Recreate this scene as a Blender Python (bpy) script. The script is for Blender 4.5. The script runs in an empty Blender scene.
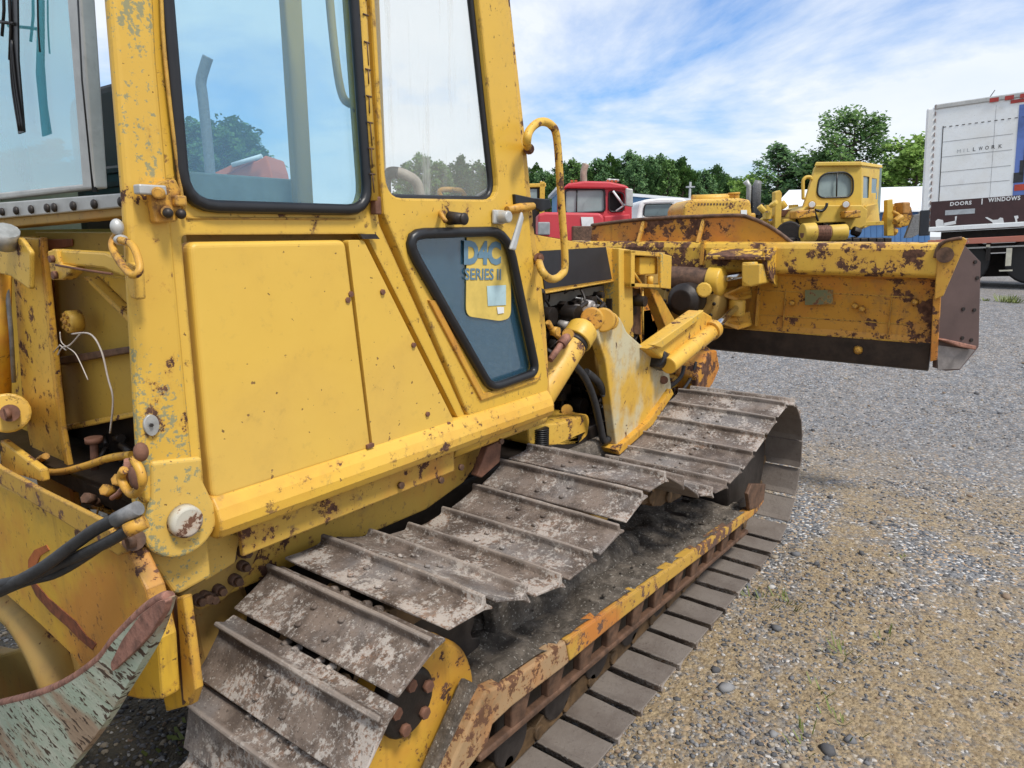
import bpy, bmesh, math, random
import numpy as np
from mathutils import Vector, Matrix, noise
R_ = math.radians
scene = bpy.context.scene
COL = scene.collection
random.seed(7); rng = np.random.default_rng(7)

# ------------------------------------------------------------------ camera
FPX = 690.0; CAMH = 1.7
PITCH = math.atan(148 / FPX); YAW = R_(36.5)
cam_d = bpy.data.cameras.new('camera'); cam = bpy.data.objects.new('camera', cam_d); COL.objects.link(cam)
cam_d.sensor_width = 36; cam_d.lens = 36 * FPX / 1024; cam_d.clip_start = 0.02; cam_d.clip_end = 3000
cam.location = (0, 0, CAMH); cam.rotation_euler = (math.pi / 2 - PITCH, 0, YAW - math.pi / 2)
scene.camera = cam
# ------------------------------------------------------------------ light
SUN_EL = 58; SUN_AZ = (-0.22, -0.95)      # horizontal direction towards the sun
scene.world = bpy.data.worlds.new('World'); W = scene.world; W.use_nodes = True
wn = W.node_tree.nodes; wl = W.node_tree.links; wn.clear()
def wnew(t, **k):
    n = wn.new(t)
    for a, b in k.items(): setattr(n, a, b)
    return n
w_out = wnew('ShaderNodeOutputWorld'); w_bg = wnew('ShaderNodeBackground'); w_bg.inputs['Strength'].default_value = 0.10
sky = wnew('ShaderNodeTexSky', sky_type='NISHITA'); sky.sun_disc = False; sky.sun_elevation = R_(SUN_EL)
sky.sun_rotation = math.atan2(SUN_AZ[0], SUN_AZ[1]); sky.air_density = 1.3; sky.dust_density = 1.0; sky.ozone_density = 3.0
tc = wnew('ShaderNodeTexCoord'); sep = wnew('ShaderNodeSeparateXYZ'); wl.new(tc.outputs['Generated'], sep.inputs[0])
def wmath(op, a, b):
    n = wnew('ShaderNodeMath', operation=op)
    for i, x in enumerate((a, b)):
        if x is None: continue
        if isinstance(x, (int, float)): n.inputs[i].default_value = x
        else: wl.new(x, n.inputs[i])
    return n.outputs[0]
zz = wmath('ADD', wmath('MAXIMUM', sep.outputs['Z'], 0.0), 0.22)
comb = wnew('ShaderNodeCombineXYZ'); wl.new(wmath('DIVIDE', sep.outputs['X'], zz), comb.inputs[0]); wl.new(wmath('DIVIDE', sep.outputs['Y'], zz), comb.inputs[1])
comb.inputs[2].default_value = 35.3
cn = wnew('ShaderNodeTexNoise'); cn.inputs['Scale'].default_value = 0.8; cn.inputs['Detail'].default_value = 9; cn.inputs['Roughness'].default_value = 0.58; cn.inputs['Distortion'].default_value = 0.35
wl.new(comb.outputs[0], cn.inputs['Vector'])
cr = wnew('ShaderNodeValToRGB'); cr.color_ramp.elements[0].position = 0.35; cr.color_ramp.elements[1].position = 0.50
wl.new(cn.outputs['Fac'], cr.inputs[0])
cn2 = wnew('ShaderNodeTexNoise'); cn2.inputs['Scale'].default_value = 2.3; cn2.inputs['Detail'].default_value = 8
wl.new(comb.outputs[0], cn2.inputs['Vector'])
cc = wnew('ShaderNodeValToRGB'); cc.color_ramp.elements[0].position = 0.3; cc.color_ramp.elements[0].color = (6.8, 7.4, 8.1, 1)
cc.color_ramp.elements[1].position = 0.65; cc.color_ramp.elements[1].color = (7.8, 8.1, 8.5, 1)
wl.new(cn2.outputs['Fac'], cc.inputs[0])
wmx = wnew('ShaderNodeMix', data_type='RGBA'); wl.new(wmath('MULTIPLY', cr.outputs[0], 0.93), wmx.inputs[0])
wbr = wnew('ShaderNodeMix', data_type='RGBA', blend_type='MULTIPLY'); wbr.inputs[0].default_value = 1; wl.new(sky.outputs[0], wbr.inputs[6]); wbr.inputs[7].default_value = (0.85, 1.08, 1.45, 1)
wl.new(wbr.outputs[2], wmx.inputs[6]); wl.new(cc.outputs[0], wmx.inputs[7])
wl.new(wmx.outputs[2], w_bg.inputs[0]); wl.new(w_bg.outputs[0], w_out.inputs[0])
sd = bpy.data.lights.new('sun', 'SUN'); sun = bpy.data.objects.new('sun', sd); COL.objects.link(sun)
sd.energy = 2.7; sd.angle = R_(11); sd.color = (1, 0.95, 0.87)
sv = Vector((SUN_AZ[0], SUN_AZ[1], 0)).normalized() * math.cos(R_(SUN_EL)) + Vector((0, 0, math.sin(R_(SUN_EL))))
sun.rotation_euler = sv.to_track_quat('Z', 'Y').to_euler(); sun.location = (0, 0, 30)
vs = scene.view_settings; vs.view_transform = 'Standard'; vs.look = 'None'; vs.gamma = 1; vs.use_curve_mapping = False; vs.exposure = 0.34
scene.cycles.max_bounces = 8; scene.cycles.transparent_max_bounces = 16

# ------------------------------------------------------------------ rays used to read real positions off the photograph
Fv = Vector((math.cos(PITCH) * math.cos(YAW), math.cos(PITCH) * math.sin(YAW), -math.sin(PITCH)))
Rv = Vector((math.sin(YAW), -math.cos(YAW), 0)); Uv = Rv.cross(Fv); CV = Vector((0, 0, CAMH))
def ray(u, v): return Fv + Rv * ((u - 512) / FPX) - Uv * ((v - 384) / FPX)
def at(u, v, ax, val):
    d = ray(u, v); i = 'xyz'.index(ax); t = (val - CV[i]) / d[i]; return CV + d * t
Fh = Vector((math.cos(YAW), math.sin(YAW), 0))
def dp(u, v, D):
    d = ray(u, v); t = D / d.dot(Fh); return CV + d * t
def X_(pts, v): return [at(a, b, 'x', v) for a, b in pts]
def Y_(pts, v): return [at(a, b, 'y', v) for a, b in pts]
def Z_(pts, v): return [at(a, b, 'z', v) for a, b in pts]
def D_(pts, v): return [dp(a, b, v) for a, b in pts]

# ------------------------------------------------------------------ materials
class NT:
    def __init__(s, name):
        s.m = bpy.data.materials.new(name); s.m.use_nodes = True; s.t = s.m.node_tree; s.t.nodes.clear()
        s.out = s.n('ShaderNodeOutputMaterial'); s.b = s.n('ShaderNodeBsdfPrincipled'); s.l(s.b.outputs[0], s.out.inputs[0])
        s.tc = s.n('ShaderNodeTexCoord').outputs['Object']
    def n(s, t, **k):
        x = s.t.nodes.new(t)
        for a, b in k.items(): setattr(x, a, b)
        return x
    def l(s, a, b): s.t.links.new(a, b)
    def mapv(s, scale, loc=(0, 0, 0)):
        x = s.n('ShaderNodeMapping'); x.inputs['Scale'].default_value = scale; x.inputs['Location'].default_value = loc; s.l(s.tc, x.inputs[0]); return x.outputs[0]
    def noise(s, sc, det=4, rough=.5, vec=None, dist=0):
        x = s.n('ShaderNodeTexNoise'); x.inputs['Scale'].default_value = sc; x.inputs['Detail'].default_value = det; x.inputs['Roughness'].default_value = rough
        x.inputs['Distortion'].default_value = dist; s.l(vec or s.tc, x.inputs['Vector']); return x.outputs['Fac']
    def vor(s, sc, feat='F1', out='Distance', vec=None):
        x = s.n('ShaderNodeTexVoronoi'); x.feature = feat; x.inputs['Scale'].default_value = sc; s.l(vec or s.tc, x.inputs['Vector']); return x.outputs[out]
    def math(s, op, a, b=None):
        x = s.n('ShaderNodeMath', operation=op)
        for i, q in enumerate((a, b)):
            if q is None: continue
            if isinstance(q, (int, float)): x.inputs[i].default_value = q
            else: s.l(q, x.inputs[i])
        return x.outputs[0]
    def step(s, v, a, b):
        x = s.n('ShaderNodeMapRange'); x.interpolation_type = 'SMOOTHSTEP'; x.inputs[1].default_value = a; x.inputs[2].default_value = b; s.l(v, x.inputs[0]); return x.outputs[0]
    def mix(s, f, a, b, mode='MIX'):
        x = s.n('ShaderNodeMix', data_type='RGBA', blend_type=mode)
        for i, q in ((0, f), (6, a), (7, b)):
            if isinstance(q, (int, float)): x.inputs[i].default_value = q
            elif isinstance(q, tuple): x.inputs[i].default_value = (*q, 1)
            else: s.l(q, x.inputs[i])
        return x.outputs[2]
    def bump(s, h, strength=.3, dist=.01):
        x = s.n('ShaderNodeBump'); x.inputs['Strength'].default_value = strength; x.inputs['Distance'].default_value = dist; s.l(h, x.inputs['Height']); s.l(x.outputs[0], s.b.inputs['Normal'])
    def fin(s, col, rough=.5, metal=0):
        if isinstance(col, tuple): s.b.inputs['Base Color'].default_value = (*col, 1)
        else: s.l(col, s.b.inputs['Base Color'])
        if isinstance(rough, (int, float)): s.b.inputs['Roughness'].default_value = rough
        else: s.l(rough, s.b.inputs['Roughness'])
        s.b.inputs['Metallic'].default_value = metal
        return s.m
def paint(name, base, chip=.62, cs=9, rough=.42, orange=0., lichen=0., grime=.25, chipcol=(.07, .03, .018), drip=.0, seed=0., edge=0.):
    s = NT(name); v0 = s.mapv((1, 1, 1), (seed, seed * .7, seed * 1.3))
    var = s.noise(2.2, 4, .6, v0); fine = s.noise(60, 3, .6, v0)
    c = s.mix(s.math('MULTIPLY', s.step(var, .3, .75), .55), base, tuple(x * y for x, y in zip(base, (.86, .80, .72))))
    c = s.mix(s.math('MULTIPLY', s.step(s.noise(1.1, 3, .5, v0), .45, .7), .35), c, tuple(min(1, x * y + .03) for x, y in zip(base, (1.03, 1.1, 1.6))))
    if orange:
        o = s.math('MULTIPLY', s.step(s.noise(1.6, 5, .65, v0), .46, .62), orange)
        c = s.mix(o, c, (.50, .17, .03))
    if drip:
        vd = s.mapv((14, 14, .9), (seed, 0, 0)); d = s.math('MULTIPLY', s.step(s.noise(1, 5, .6, vd), .56, .74), drip)
        c = s.mix(d, c, (.20, .08, .025))
    if grime:
        g = s.math('MULTIPLY', s.step(s.noise(3.4, 8, .72, v0), .5, .78), grime); c = s.mix(g, c, (.17, .12, .06))
        g2 = s.math('MULTIPLY', s.step(s.noise(28, 5, .7, v0), .57, .7), grime * .8); c = s.mix(g2, c, (.22, .13, .05))
    if lichen:
        a = s.noise(75, 4, .75, v0); b = s.noise(6, 4, .65, s.mapv((1, 1, .35), (seed, 3, 0)))
        k = s.step(s.math('ADD', a, s.math('MULTIPLY', s.math('SUBTRACT', b, .5), 1.1)), .685 - lichen * .07, .725 - lichen * .07)
        c = s.mix(s.math('MULTIPLY', k, .85), c, (.22, .24, .15))
    a = s.noise(cs, 9, .72, v0); b = s.noise(1.7, 3, .5, v0)
    k = s.step(s.math('ADD', a, s.math('MULTIPLY', s.math('SUBTRACT', b, .5), .55)), chip, chip + .018)
    k2 = s.step(s.noise(70, 2, .5, v0), .725, .74)
    k = s.math('MAXIMUM', k, s.math('MULTIPLY', k2, .8))
    halo = s.step(s.math('ADD', a, s.math('MULTIPLY', s.math('SUBTRACT', b, .5), .55)), chip - .05, chip + .01)
    c = s.mix(s.math('MULTIPLY', halo, .35), c, (.38, .15, .03))
    if edge:
        be = s.n('ShaderNodeBevel'); be.samples = 3; be.inputs['Radius'].default_value = .010
        ge = s.n('ShaderNodeNewGeometry'); dt = s.n('ShaderNodeVectorMath', operation='DOT_PRODUCT'); s.l(be.outputs[0], dt.inputs[0]); s.l(ge.outputs['Normal'], dt.inputs[1])
        ew = s.step(s.math('ADD', s.math('MULTIPLY', s.math('SUBTRACT', 1, dt.outputs['Value']), 1.6), s.math('MULTIPLY', s.math('SUBTRACT', s.noise(22, 6, .75, v0), .5), 1.5 )), .13, .26)
        k = s.math('MAXIMUM', k, s.math('MULTIPLY', ew, edge))
    cr = s.mix(s.step(s.noise(30, 4, .6), .4, .65), chipcol, (.15, .07, .04))
    c = s.mix(k, c, cr)
    r = s.math('ADD', s.math('MULTIPLY', k, .4), s.math('ADD', rough, s.math('MULTIPLY', fine, .12)))
    s.bump(s.math('ADD', s.math('MULTIPLY', k, -.6), s.math('ADD', s.math('MULTIPLY', s.noise(25, 4, .6), .35), s.math('MULTIPLY', s.noise(5, 2, .5), 2.2))), .35, .004)
    return s.fin(c, r)
def solid(name, col, rough=.5, metal=0., var=.25, sc=8, bump=.2, spec=None):
    s = NT(name); n = s.noise(sc, 6, .65)
    c = s.mix(s.step(n, .3, .72), col, tuple(x * (1 - var) for x in col)); c = s.mix(s.math('MULTIPLY', s.step(s.noise(sc * 6, 3), .6, .75), var), c, tuple(x * .5 for x in col))
    s.bump(n, bump, .004); m = s.fin(c, rough, metal)
    return m
YEL = (.68, .42, .05)
M = {}
M['yellow'] = paint('yellow_paint', YEL, .665, 12, .36, grime=.25, edge=.8)
M['panel'] = paint('panel_paint', (.70, .45, .075), .745, 9, .40, grime=.16, orange=.05)
M['worn'] = paint('worn_yellow', (.62, .35, .035), .56, 13, .45, orange=.5, grime=.7, drip=.5, seed=4, edge=.8)
M['edgeworn'] = paint('edge_worn_yellow', (.68, .41, .05), .585, 20, .42, orange=.3, grime=.55, seed=8, edge=.8)
M['lichen'] = paint('lichen_yellow', (.66, .41, .06), .66, 14, .45, lichen=1., grime=.2, seed=2)
M['lichen2'] = paint('lichen_yellow_strong', (.64, .42, .09), .63, 16, .5, lichen=1.6, grime=.35, seed=5)
M['blade'] = paint('blade_paint', (.56, .27, .025), .56, 10, .45, orange=.75, grime=.9, drip=.6, seed=11, edge=.8)
M['bladetop'] = paint('blade_top_paint', (.68, .42, .05), .53, 8, .42, orange=.2, grime=.35, seed=15, edge=.8)
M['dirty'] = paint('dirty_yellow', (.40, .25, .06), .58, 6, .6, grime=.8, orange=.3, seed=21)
M['fender'] = paint('grimy_fender_paint', (.52, .32, .05), .545, 7, .55, orange=.6, grime=1., drip=.6, seed=81, edge=.9)
M['rearplate'] = paint('rear_plate_paint', (.64, .38, .03), .615, 12, .4, orange=.7, grime=.5, drip=.4, seed=31, edge=.8)
M['beam'] = paint('track_frame_paint', (.52, .31, .05), .53, 18, .65, orange=.9, grime=1., drip=.6, chipcol=(.12, .07, .05), seed=41, edge=.8)
M['inner'] = paint('inner_yellow', (.50, .32, .05), .70, 8, .5, grime=.45, seed=51)
M['bronze'] = solid('brown_steel', (.16, .085, .05), .65, .1, .65, 22, .6)
M['endplate'] = solid('end_plate_steel', (.125, .082, .074), .5, .3, .25, 3, .15)
M['black'] = solid('black_rubber', (.012, .012, .014), .38, 0, .3, 20, .05)
M['hose'] = solid('hose_rubber', (.03, .03, .032), .5, 0, .5, 40, .4)
M['hosegrey'] = solid('grey_hose', (.22, .22, .22), .5, 0, .5, 30, .3)
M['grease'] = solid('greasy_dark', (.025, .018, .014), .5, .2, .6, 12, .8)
M['steel'] = solid('dark_steel', (.06, .05, .045), .5, .5, .5, 14, .4)
M['chrome'] = solid('rod_chrome', (.6, .6, .6), .2, 1., .2, 20, .05)
M['alu'] = solid('aluminium', (.52, .52, .50), .45, .3, .25, 10, .1)
M['silver'] = solid('zinc_washer', (.55, .55, .53), .4, .5, .4, 25, .3)
M['rust'] = solid('rusty_iron', (.22, .10, .06), .75, .1, .5, 20, .6)
M['pinkrust'] = solid('pinkish_rust', (.36, .17, .12), .75, 0, .6, 40, .8)
M['decal'] = solid('decal_black', (.025, .028, .036), .3, 0, .3, 8, .05)
M['seat'] = solid('seat_vinyl', (.02, .025, .02), .55, 0, .4, 6, .2)
M['white'] = solid('white_paint', (.78, .79, .78), .45, 0, .15, 2, .05)
M['wire'] = solid('pale_wire', (.55, .48, .42), .5, 0, .3, 30, .1)
M['greyboard'] = solid('grey_plastic', (.3, .32, .33), .5)
def bladerust():
    s = NT('pale_green_rusted'); s.tc = s.mapv((1, .5, 2.0)); n = s.noise(9, 6, .6)
    c = s.mix(s.step(n, .4, .65), (.34, .40, .30), (.44, .46, .36))
    c = s.mix(s.math('MULTIPLY', s.step(s.noise(3.5, 5, .6), .52, .64), .8), c, (.30, .17, .10))
    c = s.mix(s.step(s.noise(38, 3, .55), .585, .61), c, (.06, .035, .02)); c = s.mix(s.step(s.noise(80, 3, .55), .63, .66), c, (.08, .04, .02))
    s.bump(s.noise(38, 4), .5, .004); return s.fin(c, .7)
M['green'] = bladerust()
def shoe_mat():
    s = NT('track_shoe_steel'); oi = s.n('ShaderNodeObjectInfo')
    x = s.n('ShaderNodeVectorMath', operation='ADD'); s.l(s.tc, x.inputs[0]); mm = s.n('ShaderNodeVectorMath', operation='SCALE'); s.l(oi.outputs['Location'], mm.inputs[0]); mm.inputs['Scale'].default_value = 3.1; s.l(mm.outputs[0], x.inputs[1]); v = x.outputs[0]
    c = s.mix(s.step(s.noise(11, 6, .65, v), .38, .64), (.085, .062, .048), (.20, .155, .125))
    c = s.mix(s.math('MULTIPLY', s.step(s.noise(5, 5, .7, v), .51, .64), .65), c, (.29, .135, .06))
    c = s.mix(s.math('MULTIPLY', s.step(s.noise(3.0, 4, .6, v), .5, .68), .5), c, (.25, .245, .245))
    dust = s.step(s.math('ADD', s.noise(5, 8, .72, v), s.math('MULTIPLY', s.noise(75, 4, .75, v), .6)), .805, .90)
    c = s.mix(s.math('MULTIPLY', dust, .75), c, (.46, .43, .39))
    c = s.mix(s.math('MULTIPLY', s.step(s.noise(130, 3, .65, v), .58, .66), .7), c, (.05, .034, .027))
    c = s.mix(s.math('MULTIPLY', s.step(s.noise(170, 2, .6, v), .62, .7), .5), c, (.5, .46, .41))
    # side facing the rollers: scraped plain steel; grouser crest: scuffed bright
    gm = s.n('ShaderNodeNewGeometry'); vt = s.n('ShaderNodeVectorTransform'); vt.vector_type = 'NORMAL'; vt.convert_from = 'WORLD'; vt.convert_to = 'OBJECT'; s.l(gm.outputs['True Normal'], vt.inputs[0])
    sz = s.n('ShaderNodeSeparateXYZ'); s.l(vt.outputs[0], sz.inputs[0]); pz = s.n('ShaderNodeSeparateXYZ'); s.l(s.tc, pz.inputs[0])
    inner = s.step(s.math('MULTIPLY', sz.outputs[2], -1), .2, .5)
    ic = s.mix(s.step(s.noise(4, 6, .65, v), .35, .7), (.20, .17, .145), (.135, .108, .09)); ic = s.mix(s.math('MULTIPLY', s.step(s.noise(60, 4, .7, v), .58, .7), .5), ic, (.07, .05, .04))
    c = s.mix(inner, c, ic)
    crest = s.step(pz.outputs[2], .024, .032); c = s.mix(s.math('MULTIPLY', crest, .55), c, (.34, .29, .25))
    s.bump(s.math('ADD', s.noise(60, 8, .75, v), s.math('MULTIPLY', dust, .3)), .5, .005)
    return s.fin(c, .7, .1)
M['shoe'] = shoe_mat()
def mud_mat():
    s = NT('dried_mud'); c = s.mix(s.step(s.noise(14, 7, .75), .4, .65), (.11, .09, .07), (.27, .225, .18))
    c = s.mix(s.step(s.noise(90, 3, .6), .60, .66), c, (.50, .46, .40)); s.bump(s.noise(35, 8, .75), 1., .03); return s.fin(c, .9)
M['mud'] = mud_mat()
def glass(name, tint, haze, hazecol, refl=.12, dirt=.0, streak=False):
    s = NT(name); s.t.nodes.remove(s.b)
    tr = s.n('ShaderNodeBsdfTransparent'); tr.inputs[0].default_value = (*tint, 1)
    gl = s.n('ShaderNodeBsdfGlossy'); gl.inputs['Roughness'].default_value = .03; gl.inputs[0].default_value = (.9, .95, 1, 1)
    di = s.n('ShaderNodeBsdfDiffuse'); di.inputs[0].default_value = (*hazecol, 1); tl = s.n('ShaderNodeBsdfTranslucent'); tl.inputs[0].default_value = (*hazecol, 1)
    dt = s.n('ShaderNodeMixShader'); dt.inputs[0].default_value = .5; s.l(di.outputs[0], dt.inputs[1]); s.l(tl.outputs[0], dt.inputs[2])
    fr = s.n('ShaderNodeLayerWeight'); fr.inputs[0].default_value = .5; frv = s.math('MULTIPLY', s.math('POWER', fr.outputs['Facing'], 4), .7)
    m1 = s.n('ShaderNodeMixShader'); s.l(s.math('MINIMUM', s.math('ADD', frv, refl), 1), m1.inputs[0]); s.l(tr.outputs[0], m1.inputs[1]); s.l(gl.outputs[0], m1.inputs[2])
    h = s.math('MULTIPLY', s.math('ADD', .6, s.math('MULTIPLY', s.noise(2.5, 6, .65, s.mapv((1, 1, .4))), .8)), haze)
    if streak:
        k = s.step(s.noise(1, 6, .7, s.mapv((16, 16, 1.1), (.3, 0, 0))), .54, .7); h = s.math('ADD', h, s.math('MULTIPLY', k, .25))
    m2 = s.n('ShaderNodeMixShader'); s.l(h, m2.inputs[0]); s.l(m1.outputs[0], m2.inputs[1]); s.l(dt.outputs[0], m2.inputs[2])
    s.l(m2.outputs[0], s.out.inputs[0]); return s.m
M['glass_side'] = glass('side_window_glass', (.80, .94, .98), .17, (.32, .60, .85), .04)
M['glass_door'] = glass('door_window_glass', (.98, .99, .98), .13, (.95, .96, .92), .0, streak=True)
M['glass_low'] = glass('lower_window_glass', (.42, .66, .78), .20, (.20, .44, .62), .26)
M['glass_rear'] = glass('rear_window_glass', (.30, .68, .74), .25, (.45, .85, .85), .38)
M['glass_dark'] = solid('far_window_glass', (.14, .20, .22), .08, 0, .2, 2, 0)
M['glass_far'] = solid('far_pale_glass', (.30, .38, .38), .12, 0, .3, 1.5, 0)

# ------------------------------------------------------------------ mesh helpers
class MB:
    def __init__(s): s.v = []; s.f = []; s.smooth = []
    def add(s, vs, fs, smooth=False):
        k = len(s.v); s.v += [Vector(p) for p in vs]; s.f += [[i + k for i in f] for f in fs]; s.smooth += [smooth] * len(fs); return s
    def box(s, a, b, rot=None, about=None):
        (x0, y0, z0), (x1, y1, z1) = a, b
        vs = [Vector(p) for p in ((x0, y0, z0), (x1, y0, z0), (x1, y1, z0), (x0, y1, z0), (x0, y0, z1), (x1, y0, z1), (x1, y1, z1), (x0, y1, z1))]
        if rot is not None:
            c = Vector(about) if about is not None else sum(vs, Vector()) / 8
            vs = [c + rot @ (p - c) for p in vs]
        return s.add(vs, [[0, 3, 2, 1], [4, 5, 6, 7], [0, 1, 5, 4], [1, 2, 6, 5], [2, 3, 7, 6], [3, 0, 4, 7]])
    def prism(s, pts, d):
        n = len(pts); pts = [Vector(p) for p in pts]; d = Vector(d)
        return s.add(pts + [p + d for p in pts], [list(range(n))[::-1], list(range(n, 2 * n))] + [[i, (i + 1) % n, (i + 1) % n + n, i + n] for i in range(n)])
    def plate(s, outer, holes, d):
        bm = bmesh.new(); d = Vector(d); es = []
        for loop in [outer] + holes:
            vs = [bm.verts.new(p) for p in loop]
            es += [bm.edges.new((vs[i], vs[(i + 1) % len(vs)])) for i in range(len(vs))]
        bmesh.ops.triangle_fill(bm, use_beauty=True, edges=es)
        r = bmesh.ops.extrude_face_region(bm, geom=bm.faces[:], use_keep_orig=True)
        bmesh.ops.translate(bm, verts=[g for g in r['geom'] if isinstance(g, bmesh.types.BMVert)], vec=d)
        bmesh.ops.dissolve_limit(bm, angle_limit=.01, verts=bm.verts[:], edges=bm.edges[:]) if not holes else None
        bmesh.ops.recalc_face_normals(bm, faces=bm.faces[:]); bm.verts.index_update()
        s.add([v.co.copy() for v in bm.verts], [[v.index for v in f.verts] for f in bm.faces]); bm.free(); return s
    def tube(s, pts, r, n=12, closed=False, caps=True):
        pts = [Vector(p) for p in pts]; m = len(pts); rs = r if isinstance(r, (list, tuple)) else [r] * m
        tang = []
        for i in range(m):
            a = pts[(i - 1) % m] if (closed or i > 0) else pts[i]; b = pts[(i + 1) % m] if (closed or i < m - 1) else pts[i]
            tang.append((b - a).normalized())
        u = tang[0].orthogonal().normalized(); vs = []
        for i in range(m):
            u = (u - tang[i] * u.dot(tang[i])).normalized(); w = tang[i].cross(u)
            vs += [pts[i] + (u * math.cos(2 * math.pi * k / n) + w * math.sin(2 * math.pi * k / n)) * rs[i] for k in range(n)]
        fs = []
        for i in range(m if closed else m - 1):
            j = (i + 1) % m
            fs += [[i * n + k, i * n + (k + 1) % n, j * n + (k + 1) % n, j * n + k] for k in range(n)]
        s.add(vs, fs, True)
        if caps and not closed: k = len(s.v) - len(vs); s.f += [[k + q for q in range(n)][::-1], [k + (m - 1) * n + q for q in range(n)]]; s.smooth += [False, False]
        return s
    def cyl(s, a, b, r, n=20, r2=None): return s.tube([a, b], [r, r if r2 is None else r2], n)
    def bolt(s, p, d, r=.012, h=.01):
        d = Vector(d).normalized(); return s.tube([p, Vector(p) + d * h], r, 6)
    def ball(s, c, r, sc=(1, 1, 1), n=10):
        vs = []; fs = []; c = Vector(c)
        for i in range(n + 1):
            for j in range(2 * n):
                t = math.pi * i / n; p = math.pi * j / n; vs.append(c + Vector((math.sin(t) * math.cos(p) * r * sc[0], math.sin(t) * math.sin(p) * r * sc[1], math.cos(t) * r * sc[2])))
        for i in range(n):
            for j in range(2 * n): k = (j + 1) % (2 * n); fs.append([i * 2 * n + j, (i + 1) * 2 * n + j, (i + 1) * 2 * n + k, i * 2 * n + k])
        return s.add(vs, fs, True)
    def mesh(s, name, off):
        me = bpy.data.meshes.new(name); me.from_pydata([tuple(p - off) for p in s.v], [], s.f); me.update()
        me.polygons.foreach_set('use_smooth', s.smooth); me.update(); return me
WL = {}
def obj(name, mb, mat, parent=None, bevel=0, loc=None, kind=None, label=None, cat=None, group=None, seg=2, fix=True):
    if loc is None:
        n = len(mb.v); lo = [min(p[i] for p in mb.v) for i in range(3)]; hi = [max(p[i] for p in mb.v) for i in range(3)]
        loc = Vector([(lo[i] + hi[i]) / 2 for i in range(3)])
        if parent is None: loc.z = lo[2]
    loc = Vector(loc); me = mb.mesh(name, loc)
    if fix:
        bm = bmesh.new(); bm.from_mesh(me); bmesh.ops.recalc_face_normals(bm, faces=bm.faces[:]); bm.to_mesh(me); bm.free()
    me.materials.append(mat if not isinstance(mat, str) else M[mat])
    o = bpy.data.objects.new(name, me); COL.objects.link(o); place(o, loc, parent)
    if bevel:
        b = o.modifiers.new('bevel', 'BEVEL'); b.width = bevel; b.segments = seg; b.limit_method = 'ANGLE'; b.angle_limit = R_(35)
    tag(o, label, cat, group, kind); return o
def place(o, loc, parent):
    WL[o.name] = Vector(loc)
    if parent is not None: o.parent = parent; o.location = Vector(loc) - WL[parent.name]
    else: o.location = loc
def tag(o, label=None, cat=None, group=None, kind=None):
    for k, v in (('label', label), ('category', cat), ('group', group), ('kind', kind)):
        if v: o[k] = v
def empty(name, loc, label, cat, group=None):
    o = bpy.data.objects.new(name, None); COL.objects.link(o); o.empty_display_size = .2; place(o, loc, None); tag(o, label, cat, group); return o
def copy_tree(o, parent=None):
    c = o.copy(); COL.objects.link(c); c.parent = parent
    for ch in [x for x in list(COL.objects) if x.parent == o]: copy_tree(ch, c)
    return c
def rnd(pts, r, n=5, rr=None):
    """round the corners of a closed 3-D polygon"""
    out = []; m = len(pts); pts = [Vector(p) for p in pts]
    for i in range(m):
        a, b, c = pts[i - 1], pts[i], pts[(i + 1) % m]; q = (rr[i] if rr else r)
        if q <= 0: out.append(b); continue
        u = (a - b); w = (c - b); q = min(q, u.length * .48, w.length * .48); p0 = b + u.normalized() * q; p1 = b + w.normalized() * q
        for k in range(n + 1): t = k / n; out.append(p0 * (1 - t) ** 2 + b * 2 * t * (1 - t) + p1 * t * t)
    return out
def smooth(pts, n=6, closed=False):
    pts = [Vector(p) for p in pts]; out = []; m = len(pts)
    for i in range(m if closed else m - 1):
        p0 = pts[i - 1] if (closed or i > 0) else pts[i]; p1 = pts[i]; p2 = pts[(i + 1) % m]; p3 = pts[(i + 2) % m] if (closed or i + 2 < m) else p2
        for k in range(n):
            t = k / n; out.append(.5 * ((2 * p1) + (p2 - p0) * t + (2 * p0 - 5 * p1 + 4 * p2 - p3) * t * t + (3 * p1 - p0 - 3 * p2 + p3) * t ** 3))
    if not closed: out.append(pts[-1])
    return out
def text_mesh(txt, size, sx=1, offset=0., space=1.):
    cu = bpy.data.curves.new('t', 'FONT'); cu.body = txt; cu.size = size; cu.offset = offset; cu.space_character = space; cu.resolution_u = 3
    o = bpy.data.objects.new('t', cu); me = bpy.data.meshes.new_from_object(o); bpy.data.objects.remove(o)
    v = [(p.co.x * sx, p.co.y) for p in me.vertices]; f = [list(p.vertices) for p in me.polygons]; bpy.data.meshes.remove(me); return v, f
def put_text(mb, txt, org, right, up, width, height, offset=0., space=1.):
    """flat lettering fitted to width x height with its lower left corner at org"""
    v, f = text_mesh(txt, 1, 1, offset, space); xs = [p[0] for p in v]; ys = [p[1] for p in v]; w = max(xs) - min(xs); h = max(ys) - min(ys)
    org = Vector(org); right = Vector(right); up = Vector(up)
    mb.add([org + right * ((x - min(xs)) / w * width) + up * ((y - min(ys)) / h * height) for x, y in v], f)

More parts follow.
